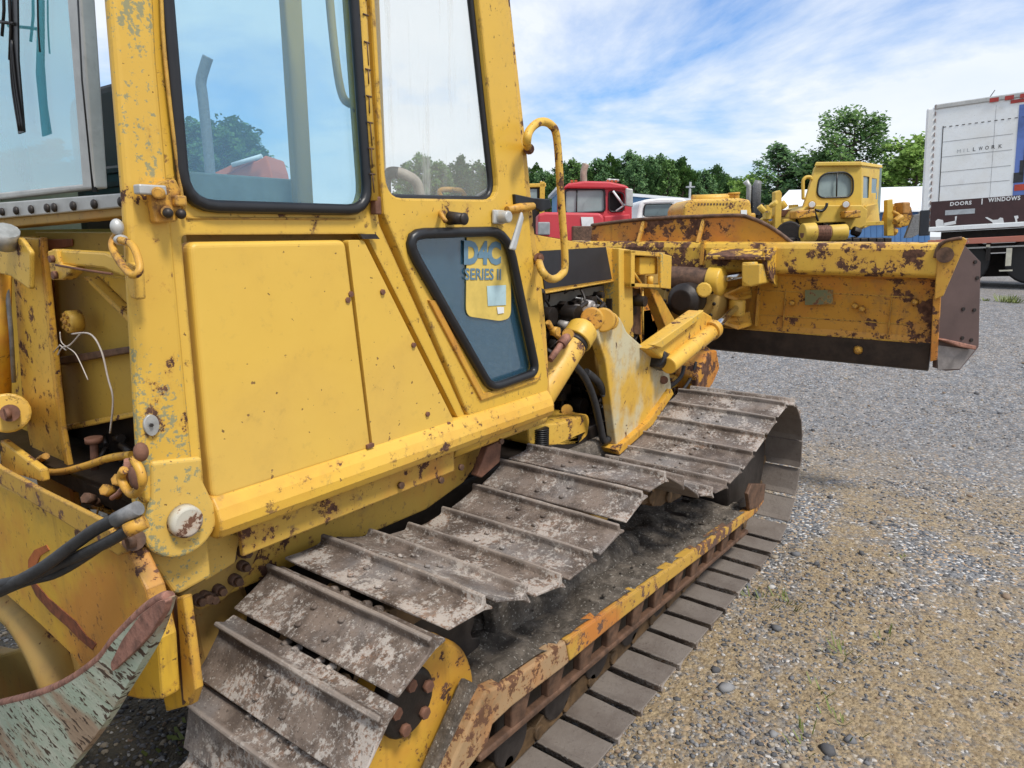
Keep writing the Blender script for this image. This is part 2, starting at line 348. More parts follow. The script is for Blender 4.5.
# ------------------------------------------------------------------ ground
def gh(x, y):
    r = math.hypot(x, y); t = min(1, max(0, (r - 6.5) / 7.5)); return .62 * t * t * (3 - 2 * t)
def gdetail(x, y): return .018 * noise.noise(Vector((x * 1.3, y * 1.3, 0))) + .007 * noise.noise(Vector((x * 7, y * 7, 2)))
def ground():
    xs = np.concatenate([-np.geomspace(900, 12, 14), np.arange(-10, -1, .8), np.arange(-1, 9, .07), np.arange(9, 22, .5), np.geomspace(23, 900, 16)])
    ys = np.concatenate([-np.geomspace(900, 8, 14), np.arange(-7, -3, .5), np.arange(-3, 4, .07), np.arange(4, 22, .5), np.geomspace(23, 900, 16)])
    mb = MB(); nx, ny = len(xs), len(ys); vs = []
    for y in ys:
        for x in xs: vs.append(Vector((float(x), float(y), gh(x, y) + (gdetail(x, y) if -1 < x < 20 and -6 < y < 20 else 0))))
    mb.v = vs; mb.f = [[j * nx + i, j * nx + i + 1, (j + 1) * nx + i + 1, (j + 1) * nx + i] for j in range(ny - 1) for i in range(nx - 1)]; mb.smooth = [True] * len(mb.f)
    s = NT('gravel_ground')
    big = s.noise(.55, 4, .6); med = s.noise(2.6, 5, .65)
    sep = s.n('ShaderNodeSeparateXYZ'); s.l(s.tc, sep.inputs[0])
    # further out (towards +x) the lane is plain grey gravel; close by sand shows through
    far = s.step(s.math('ADD', sep.outputs['X'], s.math('MULTIPLY', s.math('SUBTRACT', med, .5), 4)), 4.6, 6.6)
    sandm = s.math('MULTIPLY', s.step(s.math('ADD', big, s.math('MULTIPLY', s.math('SUBTRACT', med, .5), .8)), .37, .55), s.math('SUBTRACT', 1, s.math('MULTIPLY', far, .9)))
    vc = s.vor(70, 'F1', 'Color'); vd = s.vor(70, 'F1'); sp = s.n('ShaderNodeSeparateColor'); s.l(vc, sp.inputs[0])
    stone = s.mix(sp.outputs[0], (.045, .048, .056), (.27, .27, .27)); stone = s.mix(s.step(sp.outputs[1], .8, .85), stone, (.42, .30, .19)); stone = s.mix(s.step(sp.outputs[2], .9, .93), stone, (.62, .60, .57))
    stone = s.mix(s.math('MULTIPLY', far, .5), stone, s.mix(s.step(s.noise(11, 7, .8), .40, .62), (.085, .09, .10), (.27, .275, .285)))
    sand = s.mix(s.step(s.noise(35, 5, .7), .35, .65), (.21, .148, .08), (.39, .295, .17))
    sand = s.mix(s.step(s.noise(120, 2, .5), .62, .68), sand, (.08, .065, .05))
    c = s.mix(s.math('MULTIPLY', sandm, s.step(s.noise(20, 4, .7), .28, .55)), stone, sand)
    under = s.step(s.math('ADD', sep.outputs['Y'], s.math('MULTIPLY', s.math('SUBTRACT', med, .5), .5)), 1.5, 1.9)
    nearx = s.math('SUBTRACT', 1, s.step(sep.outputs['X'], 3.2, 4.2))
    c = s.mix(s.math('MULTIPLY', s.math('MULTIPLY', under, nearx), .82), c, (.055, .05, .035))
    s.bump(s.math('ADD', s.math('MULTIPLY', vd, -.8), s.noise(50, 6, .7)), .8, .012)
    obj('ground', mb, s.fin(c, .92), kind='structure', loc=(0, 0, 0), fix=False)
ground()
def stones():
    """loose crushed stone lying on the yard, uncountable, one mesh"""
    phi = (1 + 5 ** .5) / 2
    ico = np.array([(-1, phi, 0), (1, phi, 0), (-1, -phi, 0), (1, -phi, 0), (0, -1, phi), (0, 1, phi), (0, -1, -phi), (0, 1, -phi), (phi, 0, -1), (phi, 0, 1), (-phi, 0, -1), (-phi, 0, 1)]) / 1.9
    fc = np.array([(0, 11, 5), (0, 5, 1), (0, 1, 7), (0, 7, 10), (0, 10, 11), (1, 5, 9), (5, 11, 4), (11, 10, 2), (10, 7, 6), (7, 1, 8), (3, 9, 4), (3, 4, 2), (3, 2, 6), (3, 6, 8), (3, 8, 9), (4, 9, 5), (2, 4, 11), (6, 2, 10), (8, 6, 7), (9, 8, 1)])
    P = []
    N = 90000
    D = 1.2 + 9.5 * rng.random(N) ** 1.7; A = YAW + np.radians(-40 + 52 * rng.random(N))
    X = D * np.cos(A); Y = D * np.sin(A); S = .003 + .0075 * rng.random(N) ** 3; S += (rng.random(N) < .006) * .014
    X2 = .5 + 1.2 * rng.random(6000); Y2 = 1.9 + 1.6 * rng.random(6000); S2 = .003 + .008 * rng.random(6000) ** 2
    X = np.concatenate([X, X2]); Y = np.concatenate([Y, Y2]); S = np.concatenate([S, S2])
    keep = []
    for i in range(len(X)):
        n = noise.noise(Vector((X[i] * .9, Y[i] * .9, 5))) + .6 * noise.noise(Vector((X[i] * 3, Y[i] * 3, 1)))
        if i >= 90000 or rng.random() < (.42 + n * 1.1): keep.append(i)
    X, Y, S = X[keep], Y[keep], S[keep]; n = len(X)
    Zg = np.array([gh(x, y) + gdetail(x, y) for x, y in zip(X, Y)])
    jit = 1 + .55 * (rng.random((n, 12, 1)) - .5); sc = np.stack([.7 + .7 * rng.random(n), .7 + .7 * rng.random(n), .45 + .4 * rng.random(n)], 1)
    V = ico[None] * jit * sc[:, None, :] * S[:, None, None]
    th = rng.random(n) * 6.28; c, s_ = np.cos(th), np.sin(th); V = np.stack([V[..., 0] * c[:, None] - V[..., 1] * s_[:, None], V[..., 0] * s_[:, None] + V[..., 1] * c[:, None], V[..., 2]], -1)
    V += np.stack([X, Y, Zg + S * .2], 1)[:, None, :]
    F = (fc[None] + 12 * np.arange(n)[:, None, None]).reshape(-1, 3)
    me = bpy.data.meshes.new('loose_stones'); V = V.reshape(-1, 3).astype(np.float32)
    me.vertices.add(len(V)); me.vertices.foreach_set('co', V.ravel()); me.loops.add(F.size); me.loops.foreach_set('vertex_index', F.ravel().astype(np.int32))
    me.polygons.add(len(F)); me.polygons.foreach_set('loop_start', np.arange(0, F.size, 3, dtype=np.int32)); me.update(calc_edges=True)
    s = NT('stone'); g = s.n('ShaderNodeNewGeometry').outputs['Random Per Island']; r = s.n('ShaderNodeValToRGB'); s.l(g, r.inputs[0]); e = r.color_ramp.elements; r.color_ramp.interpolation = 'CONSTANT'
    e[0].color = (.05, .053, .062, 1); e[1].position = .25; e[1].color = (.13, .135, .15, 1)
    for p, cl in ((.48, (.24, .24, .245)), (.62, (.34, .28, .20)), (.76, (.24, .16, .10)), (.82, (.52, .50, .47)), (.87, (.09, .095, .105))): q = e.new(p); q.color = (*cl, 1)
    me.materials.append(s.fin(s.mix(s.math('MULTIPLY', s.noise(90, 3), .4), r.outputs[0], (.2, .18, .15)), .85))
    o = bpy.data.objects.new('loose_gravel', me); COL.objects.link(o); tag(o, 'loose crushed grey and tan stones scattered over the yard', 'gravel', kind='stuff')
stones()
def weeds():
    mb = MB()
    spots = [Z_([p], 0)[0] for p in ((785, 601), (792, 606), (842, 651), (845, 655), (884, 641), (762, 600), (751, 598), (820, 690), (845, 725), (805, 745), (905, 560))] + [dp(1010, 300, 11.5), dp(1003, 301, 11.6), dp(1016, 299, 11.4), Vector((.72, 2.1, 0)), Vector((1.0, 2.1, 0)), dp(960, 298, 12), dp(985, 300, 11.8)]
    for i, p in enumerate(spots):
        far = 11 <= i; p.z = gh(p.x, p.y)
        for k in range(12 if not far else 34):
            a = random.random() * 6.28; r = random.random() * (.09 if not far else .16); q = p + Vector((math.cos(a) * r, math.sin(a) * r, 0)); h = random.uniform(.015, .045) * (3 if far and i < 14 else .5 if far and i in (14, 15) else 1.2 if far else 1)
            d = Vector((math.cos(a + 1), math.sin(a + 1), 0)) * .003 * (2.5 if far else 1); l = Vector((math.cos(a), math.sin(a), 0)) * h * .7
            mb.add([q - d, q + d, q + l + Vector((0, 0, h)) + d * .6, q + l + Vector((0, 0, h)) - d * .6], [[0, 1, 2, 3]])
    obj('weeds', mb, solid('weed_leaf', (.20, .24, .06), .6, 0, .3, 30, 0), kind='stuff', label='sparse low green weeds sprouting through the gravel', cat='weeds', fix=False)
weeds()
# ================================================================== THE BULLDOZER
B = empty('bulldozer', (2.1, 2.1, 0), 'large worn yellow bulldozer with cab, wide steel tracks and raised blade, nearest the camera', 'bulldozer')
YS = 1.40     # plane of the cab's right side
IN = Vector((0, 1, 0))
# ---- cab: side frame with window opening and panel recess
top_l = at(118, 0, 'y', YS)
def up(p, z, q):            # continue the line q->p up to height z
    d = p - q; return p + d * ((z - p.z) / d.z)
rear_top = Vector((.70, YS, 2.72)); hin_top = Vector((1.275, YS, 2.72))
side = [rear_top, *Y_([(126, 100), (134, 235), (150, 470)], YS), *Y_([(205, 533)], YS), Vector((1.66, YS, 1.085)), *Y_([(466, 418), (380, 226)], YS), at(376, 205, 'y', YS), hin_top]
win = rnd([Vector((.775, YS, 2.62)), Vector((.765, YS, 1.76)), Vector((1.258, YS, 1.765)), Vector((1.226, YS, 2.62))], .07)
rec = rnd(Y_([(181, 235), (366, 234), (461, 424), (206, 508)], YS), .012)
cabm = MB().plate(side, [win, rec], IN * .035)
cab = obj('cab', cabm, 'yellow', B, .005)
mb = MB()   # inner jambs behind the frame and the recess back
mb.box((.80, YS + .06, 1.10), (1.72, YS + .075, 1.74)); obj('recess_back', mb, 'dirty', cab)
# corner post: folded plate with a raised edge strip and a rear face
pp = [Vector((.672, YS - .012, 2.72))] + Y_([(110, 0), (126, 200), (143, 505)], YS - .012) + Y_([(197, 498), (170, 190), (158, 60), (155, 0)], YS - .012) + [Vector((.75, YS - .012, 2.72))]
mb = MB().plate(pp, [], Vector((0, .03, 0))); obj('cab_post', mb, 'lichen', cab, .012, seg=3)
mb = MB().prism([Vector((.675, YS + .005, 2.72)), at(116, 0, 'y', YS + .005), at(131, 200, 'y', YS + .005), at(146, 520, 'y', YS + .005), at(146, 520, 'y', YS + .005) + Vector((.05, 0, 0)), Vector((.72, YS + .005, 2.72))], (0, .03, 0)); obj('cab_post', mb, 'lichen', cab, .008)
mb = MB().tube(smooth([p + Vector((0, -.013, 0)) for p in Y_([(160, -150), (158, 0), (166, 100), (181, 215)], YS)], 4), .004, 6); obj('weld_seam', mb, 'edgeworn', cab)
# window seal + glass
mb = MB().tube([p + Vector((0, -.008, 0)) for p in win], .014, 10, closed=True); obj('window_seal', mb, 'black', cab)
mb = MB().prism([p + Vector((0, .012, 0)) for p in win], (0, .005, 0)); obj('side_window', mb, 'glass_side', cab)
# side access panel (two pieces) standing in its recess
pa = rnd([p + Vector((0, -.012, 0)) for p in Y_([(186, 242), (343, 240), (369, 449), (210, 500)], YS)], .02)
obj('access_panel', MB().plate(pa, [], (0, .05, 0)), 'panel', cab, .012, seg=4)
pb = [p + Vector((0, -.010, 0)) for p in Y_([(345.5, 240), (361, 240), (452, 421), (370.5, 447)], YS)]
obj('access_panel', MB().plate(rnd(pb, .01), [], (0, .045, 0)), 'panel', cab, .004)
mb = MB()
for u, v in ((350, 294), (347, 300), (382, 292), (413, 345), (448, 424), (427, 414)): mb.bolt(at(u, v, 'y', YS - .010), (0, -1, 0), .008, .006)
mb.box(tuple(at(371, 446, 'y', YS - .02) - Vector((.012, 0, .005))), tuple(at(371, 446, 'y', YS - .02) + Vector((.012, .012, .005))))
obj('panel_bolt', mb, 'rust', cab)
mb = MB(); mb.prism([at(*p, 'y', YS - .018) for p in ((360, 234), (376, 234), (380, 239), (363, 239))], (0, .01, 0)); obj('shade_strip', mb, 'steel', cab)
# crease below the window, stitched hinge strip
mb = MB()
for p, q in (((186, 218), (355, 219)),): mb.tube([at(*p, 'y', YS - .001), at(*q, 'y', YS - .001)], .003, 6)
obj('weld_seam', mb, 'edgeworn', cab)
# hinge of the door: long piano hinge with worn knuckles
hx = [(1.252, 2.72), (1.254, 2.4)] + [(1.260, 2.1), (1.272, 1.79)]
mb = MB().tube([Vector((x, YS - .012, z)) for x, z in hx], .014, 8); obj('door_hinge', mb, 'yellow', cab)
mb = MB()
z = 2.66
while z > 1.80:
    mb.tube([Vector((1.250, YS - .0265, z)), Vector((1.268, YS - .025, z))], .0022, 5)
    if random.random() < .8: mb.tube([Vector((1.259, YS - .0265, z)), Vector((1.261 + random.uniform(-.003, .003), YS - .0265, z - random.uniform(.03, .06)))], .0016, 5)
    z -= .062
obj('hinge_wear', mb, 'bronze', cab)
mb = MB().box((1.268, YS - .025, 1.755), (1.288, YS - .003, 1.80)); obj('hinge_end', mb, 'rust', cab, .003)
# ---- door
d_out = [Vector((1.286, YS - .008, 2.72)), *[p + Vector((0, -.008, 0)) for p in Y_([(379, 180), (382, 214), (470, 423), (543, 402), (547, 385), (532, 262), (526, 200)], YS)], Vector((1.868, YS - .008, 2.40)), Vector((1.80, YS - .008, 2.72))]
w_hi = rnd([p + Vector((0, -.008, 0)) for p in [Vector((1.300, YS, 2.62)), *Y_([(385, 198), (498, 200)], YS), Vector((1.675, YS, 2.62))]], .07, rr=[.05, .06, .07, .05])
w_lo = rnd([p + Vector((0, -.008, 0)) for p in Y_([(398, 234), (503, 231), (533, 372), (487, 388)], YS)], .06, rr=[.09, .09, .045, .05])
door = obj('door', MB().plate(d_out, [w_hi, w_lo], (0, .04, 0)), 'yellow', B, .006)
inner = [p + Vector((0, .045, 0)) for p in w_hi]
obj('window_seal', MB().tube([p + Vector((0, .03, 0)) for p in w_hi], .012, 8, closed=True), 'black', door)
obj('window_jamb', MB().plate(Y_([(470, -60), (477, -60), (490, 60), (500, 170), (498, 192), (478, 199), (478, 196), (491, 188), (494, 172), (484, 60)], YS + .03), [], (0, .02, 0)), 'black', door, .003)
obj('door_window', MB().prism([p + Vector((0, .034, 0)) for p in w_hi], (0, .004, 0)), 'glass_door', door)
obj('window_seal', MB().tube([p + Vector((0, -.006, 0)) for p in w_lo], .016, 10, closed=True), 'black', door)
obj('door_window', MB().prism([p + Vector((0, .016, 0)) for p in w_lo], (0, .004, 0)), 'glass_low', door)
# raised rusty edge strip along the lower door frame
e1 = [p + Vector((0, -.016, 0)) for p in Y_([(425, 300), (478, 400), (534, 381), (538, 376), (480, 393), (432, 300)], YS)]
obj('door_edge_strip', MB().plate(e1, [], (0, .01, 0)), 'worn', door, .002)
# decal panel behind the lower window
dy = YS + .003
dc = rnd(Y_([(467, 236), (503, 236), (511, 270), (511, 318), (500, 321), (466, 316)], dy), .02, rr=[.005, .005, .02, .03, .02, .03])
s_ = solid('decal_yellow', (.72, .52, .12), .5, 0, .2, 12, .1)
sticker = obj('model_sticker', MB().plate(dc, [], (0, .002, 0)), s_, door)
mb = MB()
def px_text(mb, txt, u0, v0, u1, v1, ax, val, offset=0, space=1., off=Vector((0, 0, 0))):
    o = at(u0, v1, ax, val) + off; r = at(u1, v1, ax, val) + off - o; u = at(u0, v0, ax, val) + off - o
    put_text(mb, txt, o, r.normalized(), u.normalized(), r.length, u.length, offset, space)
px_text(mb, 'D4C', 464, 240, 501, 265, 'y', dy - .002, .055); px_text(mb, 'SERIES II', 465, 268, 501, 280, 'y', dy - .002, .022)
obj('sticker_lettering', mb, solid('decal_blue', (.14, .25, .34), .5), door)
mb = MB().plate(Y_([(487, 286), (506, 285), (506, 305), (488, 306)], dy - .002), [], (0, .001, 0)); obj('sticker_label', mb, solid('label_blue', (.45, .62, .66), .5), door)
mb = MB().plate(Y_([(497, 307), (504, 307), (504, 313), (498, 314)], dy - .003), [], (0, .001, 0)); obj('sticker_label', mb, 'white', door)
# door knob stay + handle
p = at(449, 218, 'y', YS - .01)
mb = MB().cyl(p, p + Vector((.01, -.05, -.003)), .020, 16, .016).ball(p + Vector((.01, -.05, -.003)), .018, (1, .5, 1)); obj('door_stop', mb, 'steel', door)
mb = MB().tube(smooth([at(441, 213, 'y', YS - .012), at(442, 216, 'y', YS - .045), at(446, 222, 'y', YS - .055)], 3), .007, 8); obj('door_stop_bracket', mb, 'worn', door)
p = at(497, 217, 'y', YS - .01)
mb = MB().cyl(p, p + Vector((0, -.05, 0)), .019, 16).box(tuple(p + Vector((-.03, -.012, -.022))), tuple(p + Vector((.03, 0, .022))))
mb.prism([p + Vector(q) for q in ((.055, -.05, .018), (.065, -.05, -.004), (-.0, -.065, -.105), (-.03, -.065, -.10))], (0, -.012, 0)); obj('door_handle', mb, 'alu', door, .005)
mb = MB().cyl(at(492, 225, 'y', YS - .03), at(540, 225, 'y', YS + .02), .012, 10) if False else MB().tube([at(507, 210, 'y', YS - .02), at(520, 208, 'y', YS - .025), at(533, 206, 'y', YS - .02)], [.012, .016, .012], 10)
obj('door_latch_bar', mb, 'worn', door)
mb = MB().prism(Y_([(515, 194), (516, 204), (533, 206), (542, 212), (552, 208), (550, 199), (534, 198)], YS - .02), (0, .015, 0)); obj('door_strap', mb, 'black', door, .003)
# front cab post behind the door
fp = [Vector((1.87, YS, 2.72)), *Y_([(505, 0), (522, 180), (540, 300), (547, 403), (556, 400), (552, 330), (548, 290), (541, 237), (533, 150), (517, 0)], YS), Vector((1.955, YS, 2.72))]
obj('cab_post', MB().plate([p + Vector((0, .022, 0)) for p in fp], [], (0, .06, 0)), 'edgeworn', cab, .012, seg=3)
# grab handle on the front post
hy = YS - .03
hp = [at(528, 148, 'y', YS), *Y_([(527, 141), (530, 130), (540, 122), (551, 125), (557, 140), (561, 200), (565, 262), (561, 275), (551, 279), (542, 271)], YS - .075), at(538, 258, 'y', YS + .01)]
obj('grab_handle', MB().tube(smooth(hp, 6), .0135, 12), 'edgeworn', cab)
mb = MB()
for u, v in ((529, 149), (539, 258)): mb.cyl(at(u, v, 'y', YS + .03), at(u, v, 'y', YS - .02), .018, 12).bolt(at(u, v, 'y', YS - .02), (0, -1, 0), .012, .01)
obj('handle_bolt', mb, 'rust', cab)
# bumper roll along the cab sill
a, b = at(212, 515, 'y', YS - .01), at(548, 413, 'y', YS - .01); a.z = b.z = 1.075
mb = MB(); prof = [(.0, .062), (-.012, .060), (-.030, .035), (-.040, .010), (-.040, -.012), (-.028, -.034), (-.006, -.040), (.03, -.040), (.03, .062)]
mb.prism([Vector((a.x, YS + y, 1.075 + z)) for y, z in prof], (b.x - a.x, 0, 0)); obj('sill_roll', mb, 'edgeworn', cab, .007, seg=3)
mb = MB().box((a.x + .08, YS + .015, .955), (1.60, YS + .03, 1.035)); obj('sill_skirt', mb, 'fender', cab, .003)
mb = MB()
for u, v in ((400, 485), (440, 480), (460, 467), (500, 441)): mb.bolt(at(u, v, 'y', YS + .012), (0, -1, 0), .011, .01)
obj('skirt_bolt', mb, 'bronze', cab)
mb = MB().tube([Vector((1.62, YS + .055, 1.012)), Vector((2.16, YS + .055, 1.012))], .028, 14); obj('sill_tube', mb, 'edgeworn', cab)
mb = MB().prism(Y_([(488, 447), (502, 440), (500, 462), (482, 478), (477, 476)], YS + .06), (0, .03, 0)); obj('sill_gusset', mb, 'rust', cab, .004)
# fender plate dropping from cab to chassis behind the track
fy = 1.545
fen = [Vector((.86, fy, 1.03)), Vector((2.0, fy, 1.03)), Vector((1.98, fy, .99)), Vector((1.90, fy, .90)), Vector((1.80, fy, .83)), Vector((1.60, fy, .79)), Vector((.86, fy, .80))]
obj('fender_plate', MB().plate(fen, [], (0, .03, 0)), 'fender', B, .006)
mb = MB()
for x in (1.02, 1.20, 1.33, 1.52): mb.cyl((x, fy + .0, .945), (x, fy - .02, .945), .026, 12).bolt((x, fy - .02, .945), (0, -1, 0), .017, .016)
obj('fender_bolt', mb, 'bronze', B)
# ---- rear pivot boss of the corner post
c = at(183, 520, 'y', YS - .02)
pv = [at(160, 460, 'y', YS - .02), at(157, 505, 'y', YS - .02)] + [c + Vector((.083 * math.cos(t), 0, .083 * math.sin(t))) for t in np.linspace(math.pi * 1.05, math.pi * 1.95, 12)] + [at(203, 480, 'y', YS - .02), at(203, 457, 'y', YS - .02)]
pv[0] = at(152, 462, 'y', YS - .02); pv[1] = at(152, 500, 'y', YS - .02)
mount = obj('post_mount', MB().plate(pv, [], (0, .02, 0)), 'lichen2', B, .008, seg=3)
mb = MB().tube([c + Vector((0, -.001, 0)), c + Vector((0, -.020, 0)), c + Vector((0, -.024, 0))], [.036, .034, .028], 20); obj('mount_pin', mb, paint('worn_pin', (.50, .48, .40), .55, 26, .6, grime=.7, orange=.2, edge=.8), mount)
lp = rnd(Y_([(140, 495), (152, 482), (207, 520), (212, 577), (176, 597), (150, 560)], YS + .03), .02, rr=[.03, .03, .01, .01, .02, .03])
obj('post_base', MB().plate(lp, [], (0, .05, 0)), 'lichen2', mount, .010, seg=3)
obj('post_base', MB().plate(Y_([(205, 520), (240, 535), (236, 563), (205, 582)], YS + .07), [], (0, .04, 0)), 'lichen2', mount, .006)
# round disc badge and hinge remains on the post
p = at(151, 425, 'y', YS - .016); mb = MB().cyl(p + Vector((0, .01, 0)), p + Vector((0, -.004, 0)), .0145, 18)
mb.v = [Vector((p.x + (q.x - p.x), q.y, p.z + (q.z - p.z) * 1.5)) for q in mb.v]; obj('post_washer', mb, 'silver', cab)
p = at(151, 425, 'y', YS - .022); obj('washer_bolt', MB().bolt(p, (0, -1, 0), .004, .004), 'steel', cab)
mb = MB()   # door catch bracket
mb.prism(Y_([(160, 181), (176, 179), (181, 190), (179, 199), (183, 214), (176, 222), (156, 223), (153, 205), (151, 187)], YS - .035), (0, .025, 0))
mb.cyl(at(160, 193, 'y', YS - .03), at(158, 193, 'y', YS - .06), .012, 10).box(tuple(at(176, 206, 'y', YS - .05)), tuple(at(179, 196, 'y', YS - .02)))
mb.cyl(at(167, 212, 'y', YS - .03), at(167, 212, 'y', YS - .055), .012, 10)
bk = obj('catch_bracket', mb, 'worn', cab, .004)
mb = MB().box(tuple(at(140, 194, 'y', YS - .05)), tuple(at(160, 186, 'y', YS - .025))); obj('catch_bolt', mb, 'alu', cab, .003)
mb = MB().ball(at(181, 214, 'y', YS - .045), .010).ball(at(168, 213, 'y', YS - .058), .010); obj('catch_knob', mb, 'steel', cab)
# lower hinge remains beside the rear post (dangling hooks)
hk = [at(118, 233, 'x', .64), at(112, 245, 'x', .62), at(120, 262, 'x', .61), at(132, 275, 'x', .60), at(140, 268, 'x', .61), at(133, 246, 'x', .62), at(120, 240, 'x', .62)]
obj('hinge_hook', MB().tube(smooth(hk, 5), .007, 8), 'worn', cab)
mb = MB().ball(at(117, 227, 'x', .63), .012, (1, 1, 1.3)).ball(at(121, 240, 'x', .63), .013, (1, 1, .8)); obj('work_lamp', mb, 'alu', cab)
mb = MB().prism(X_([(127, 262), (134, 266), (136, 300), (130, 298), (125, 280)], .63), (.02, 0, 0)); obj('hinge_leaf', mb, 'edgeworn', cab, .004)
mb = MB().tube(smooth(X_([(133, 458), (140, 470), (142, 482), (135, 494), (127, 490), (121, 478), (124, 470)], .60), 5), [.010] * 37 if False else .009, 8); obj('hinge_hook', mb, 'worn', cab)
mb = MB().ball(at(138, 477, 'x', .60), .020, (.8, 1, 1.4)).ball(at(141, 452, 'x', .61), .014, (1, 1, 1.4)); obj('hook_boss', mb, 'rust', cab)

# ---- far side and front of the cab, floor, roof
LY = 2.80; FX = 1.93
mb = MB().box((.66, YS + .0, 2.72), (FX + .05, LY, 2.80)); obj('cab_roof', mb, 'yellow', cab, .02)
mb = MB().box((.70, YS + .06, 1.04), (2.05, LY, 1.08)); obj('cab_floor', mb, 'grease', cab)
def post(a, b, wx, wy, mat='inner', name='cab_post'):
    a, b = Vector(a), Vector(b); mb = MB(); v = []
    for p in (a, b): v += [p + Vector((sx * wx, sy * wy, 0)) for sx, sy in ((-1, -1), (1, -1), (1, 1), (-1, 1))]
    mb.add(v, [[0, 3, 2, 1], [4, 5, 6, 7], [0, 1, 5, 4], [1, 2, 6, 5], [2, 3, 7, 6], [3, 0, 4, 7]]); return obj(name, mb, mat, cab, .01)
post((2.06, 2.72, 1.05), (2.06, 2.72, 2.72), .045, .025)
post((2.02, 2.20, 1.9), (1.98, 2.16, 2.72), .03, .05)
post((.72, 2.76, 1.05), (.72, 2.76, 2.72), .05, .04)
mb = MB().box((.72, LY - .03, 1.05), (2.10, LY, 1.955)); obj('cab_wall', mb, solid('inner_green_wall', (.50, .56, .40), .6), cab, .01)
mb = MB().box((2.0, YS + .1, 1.05), (2.03, 2.72, 1.77)); obj('cab_wall', mb, 'inner', cab, .01)
mb = MB().tube(smooth([Vector((2.06, 2.47, 2.80)), Vector((2.06, 2.45, 2.5)), Vector((2.06, 2.42, 2.30)), Vector((2.05, 2.36, 2.24)), Vector((2.03, 2.26, 2.23))], 5), .018, 10); obj('grab_handle', mb, 'inner', cab)
# seat and console seen through the gap by the post
st = MB().prism(rnd([Vector((1.0, 2.06, 1.25)), Vector((1.0, 2.50, 1.25)), Vector((1.0, 2.46, 2.13)), Vector((1.0, 2.07, 2.13))], .1), (.12, 0, 0)); seat = obj('seat', st, 'seat', cab, .03, seg=3)
mb = MB().prism(rnd([Vector((.93, 1.93, 1.25)), Vector((.93, 2.25, 1.25)), Vector((.93, 2.25, 1.89)), Vector((.93, 1.93, 1.89))], .03), (.1, 0, 0)); obj('battery_box', mb, 'black', cab, .01)
mb = MB()
for z in (1.84, 1.875): mb.box((.92, 1.91, z - .008), (1.04, 2.25, z + .004))
obj('box_trim', mb, 'steel', cab)
# dashboard and control levers seen through the door window
mb = MB().box((1.80, 1.52, 1.5), (1.98, 2.7, 1.775))
for i in range(16):
    y = 1.5 + random.random() * 1.1; mb.box((1.78 + random.random() * .1, y, 1.7), (1.86 + random.random() * .1, y + random.uniform(.03, .12), 1.775 + random.uniform(0, .055)), Matrix.Rotation(random.uniform(-.4, .4), 3, 'X'))
obj('dashboard', mb, 'grease', cab, .006)
mb = MB().tube(smooth([dp(386, 215, 2.15), dp(386, 178, 2.15), dp(394, 172, 2.15), dp(408, 176, 2.16), dp(418, 186, 2.18), dp(422, 215, 2.2)], 5), .016, 10); obj('control_lever', mb, 'wire', cab)
mb = MB().tube(smooth([dp(386, 200, 2.14), dp(385.5, 180, 2.14), dp(391, 173, 2.14), dp(398, 173, 2.14)], 5), .018, 10); obj('lever_grip', mb, 'black', cab)
mb = MB().tube(smooth([dp(447, 212, 2.35), dp(440, 195, 2.35), dp(442, 190, 2.35), dp(455, 190, 2.36), dp(463, 193, 2.38), dp(468, 212, 2.4)], 5), .009, 8); obj('control_lever', mb, 'worn', cab)

# ---- rear window unit
rx = .74
g = X_([(-60, -60), (66, -60), (84, 184), (-60, 200)], rx)
obj('rear_window', MB().prism(g, (.005, 0, 0)), 'glass_rear', cab)
fr = X_([(62, -60), (76, -60), (94, 188), (-60, 206), (-60, 199), (82, 184)], rx - .008); obj('window_frame', MB().plate(fr, [], (.03, 0, 0)), 'alu', cab, .004)
mb = MB().tube(X_([(77, -60), (84, 80), (95, 192)], rx - .004), .006, 8); obj('window_seal', mb, 'black', cab)
mb = MB().prism(X_([(-60, 207), (122, 193), (124, 207), (-60, 224)], rx - .02), (.03, 0, 0)); obj('window_rail', mb, 'alu', cab, .003)
mb = MB()
for u in (2, 16, 31, 47, 54, 73, 94, 121): mb.ball(at(u, 212 - u * .083, 'x', rx - .024), .011, (.6, 1, 1), 6)
obj('rail_bolt', mb, 'steel', cab)
mb = MB().prism(X_([(-60, 224), (124, 207), (124, 216), (-60, 234)], rx - .01), (.06, 0, 0)); obj('rail_backing', mb, 'dirty', cab, .003)
mb = MB().tube(X_([(8, -40), (11, 30), (10, 60)], rx - .03), .004, 6)
for off in (0, 3, 6): mb.tube(smooth(X_([(10 + off * .3, 40), (12 + off * .7, 85), (19 + off * .7, 131)], rx - .03), 4), .0025, 6)
mb.tube(X_([(-20, 20), (2, 22), (14, 24)], rx - .03), .004, 6).tube(X_([(3, -30), (4, 10), (2, 36)], rx - .03), .0035, 6).tube(smooth(X_([(37, -60), (38, 20), (40, 52)], rx - .01), 3), .002, 6)
obj('wiper', mb, 'black', cab)
mb = MB().prism(X_([(12, -10), (17, -6), (18, 60), (24, 132), (18, 134), (11, 70)], rx - .028), (.004, 0, 0)); obj('wiper_blade', mb, 'black', cab)

# ---- hull between the tracks, rear case, engine bay
hull = MB().box((1.02, 1.60, .30), (3.45, 2.60, .80)).box((1.3, 1.62, .78), (2.1, 2.6, 1.04))
obj('hull', hull, 'grease', B, .01)
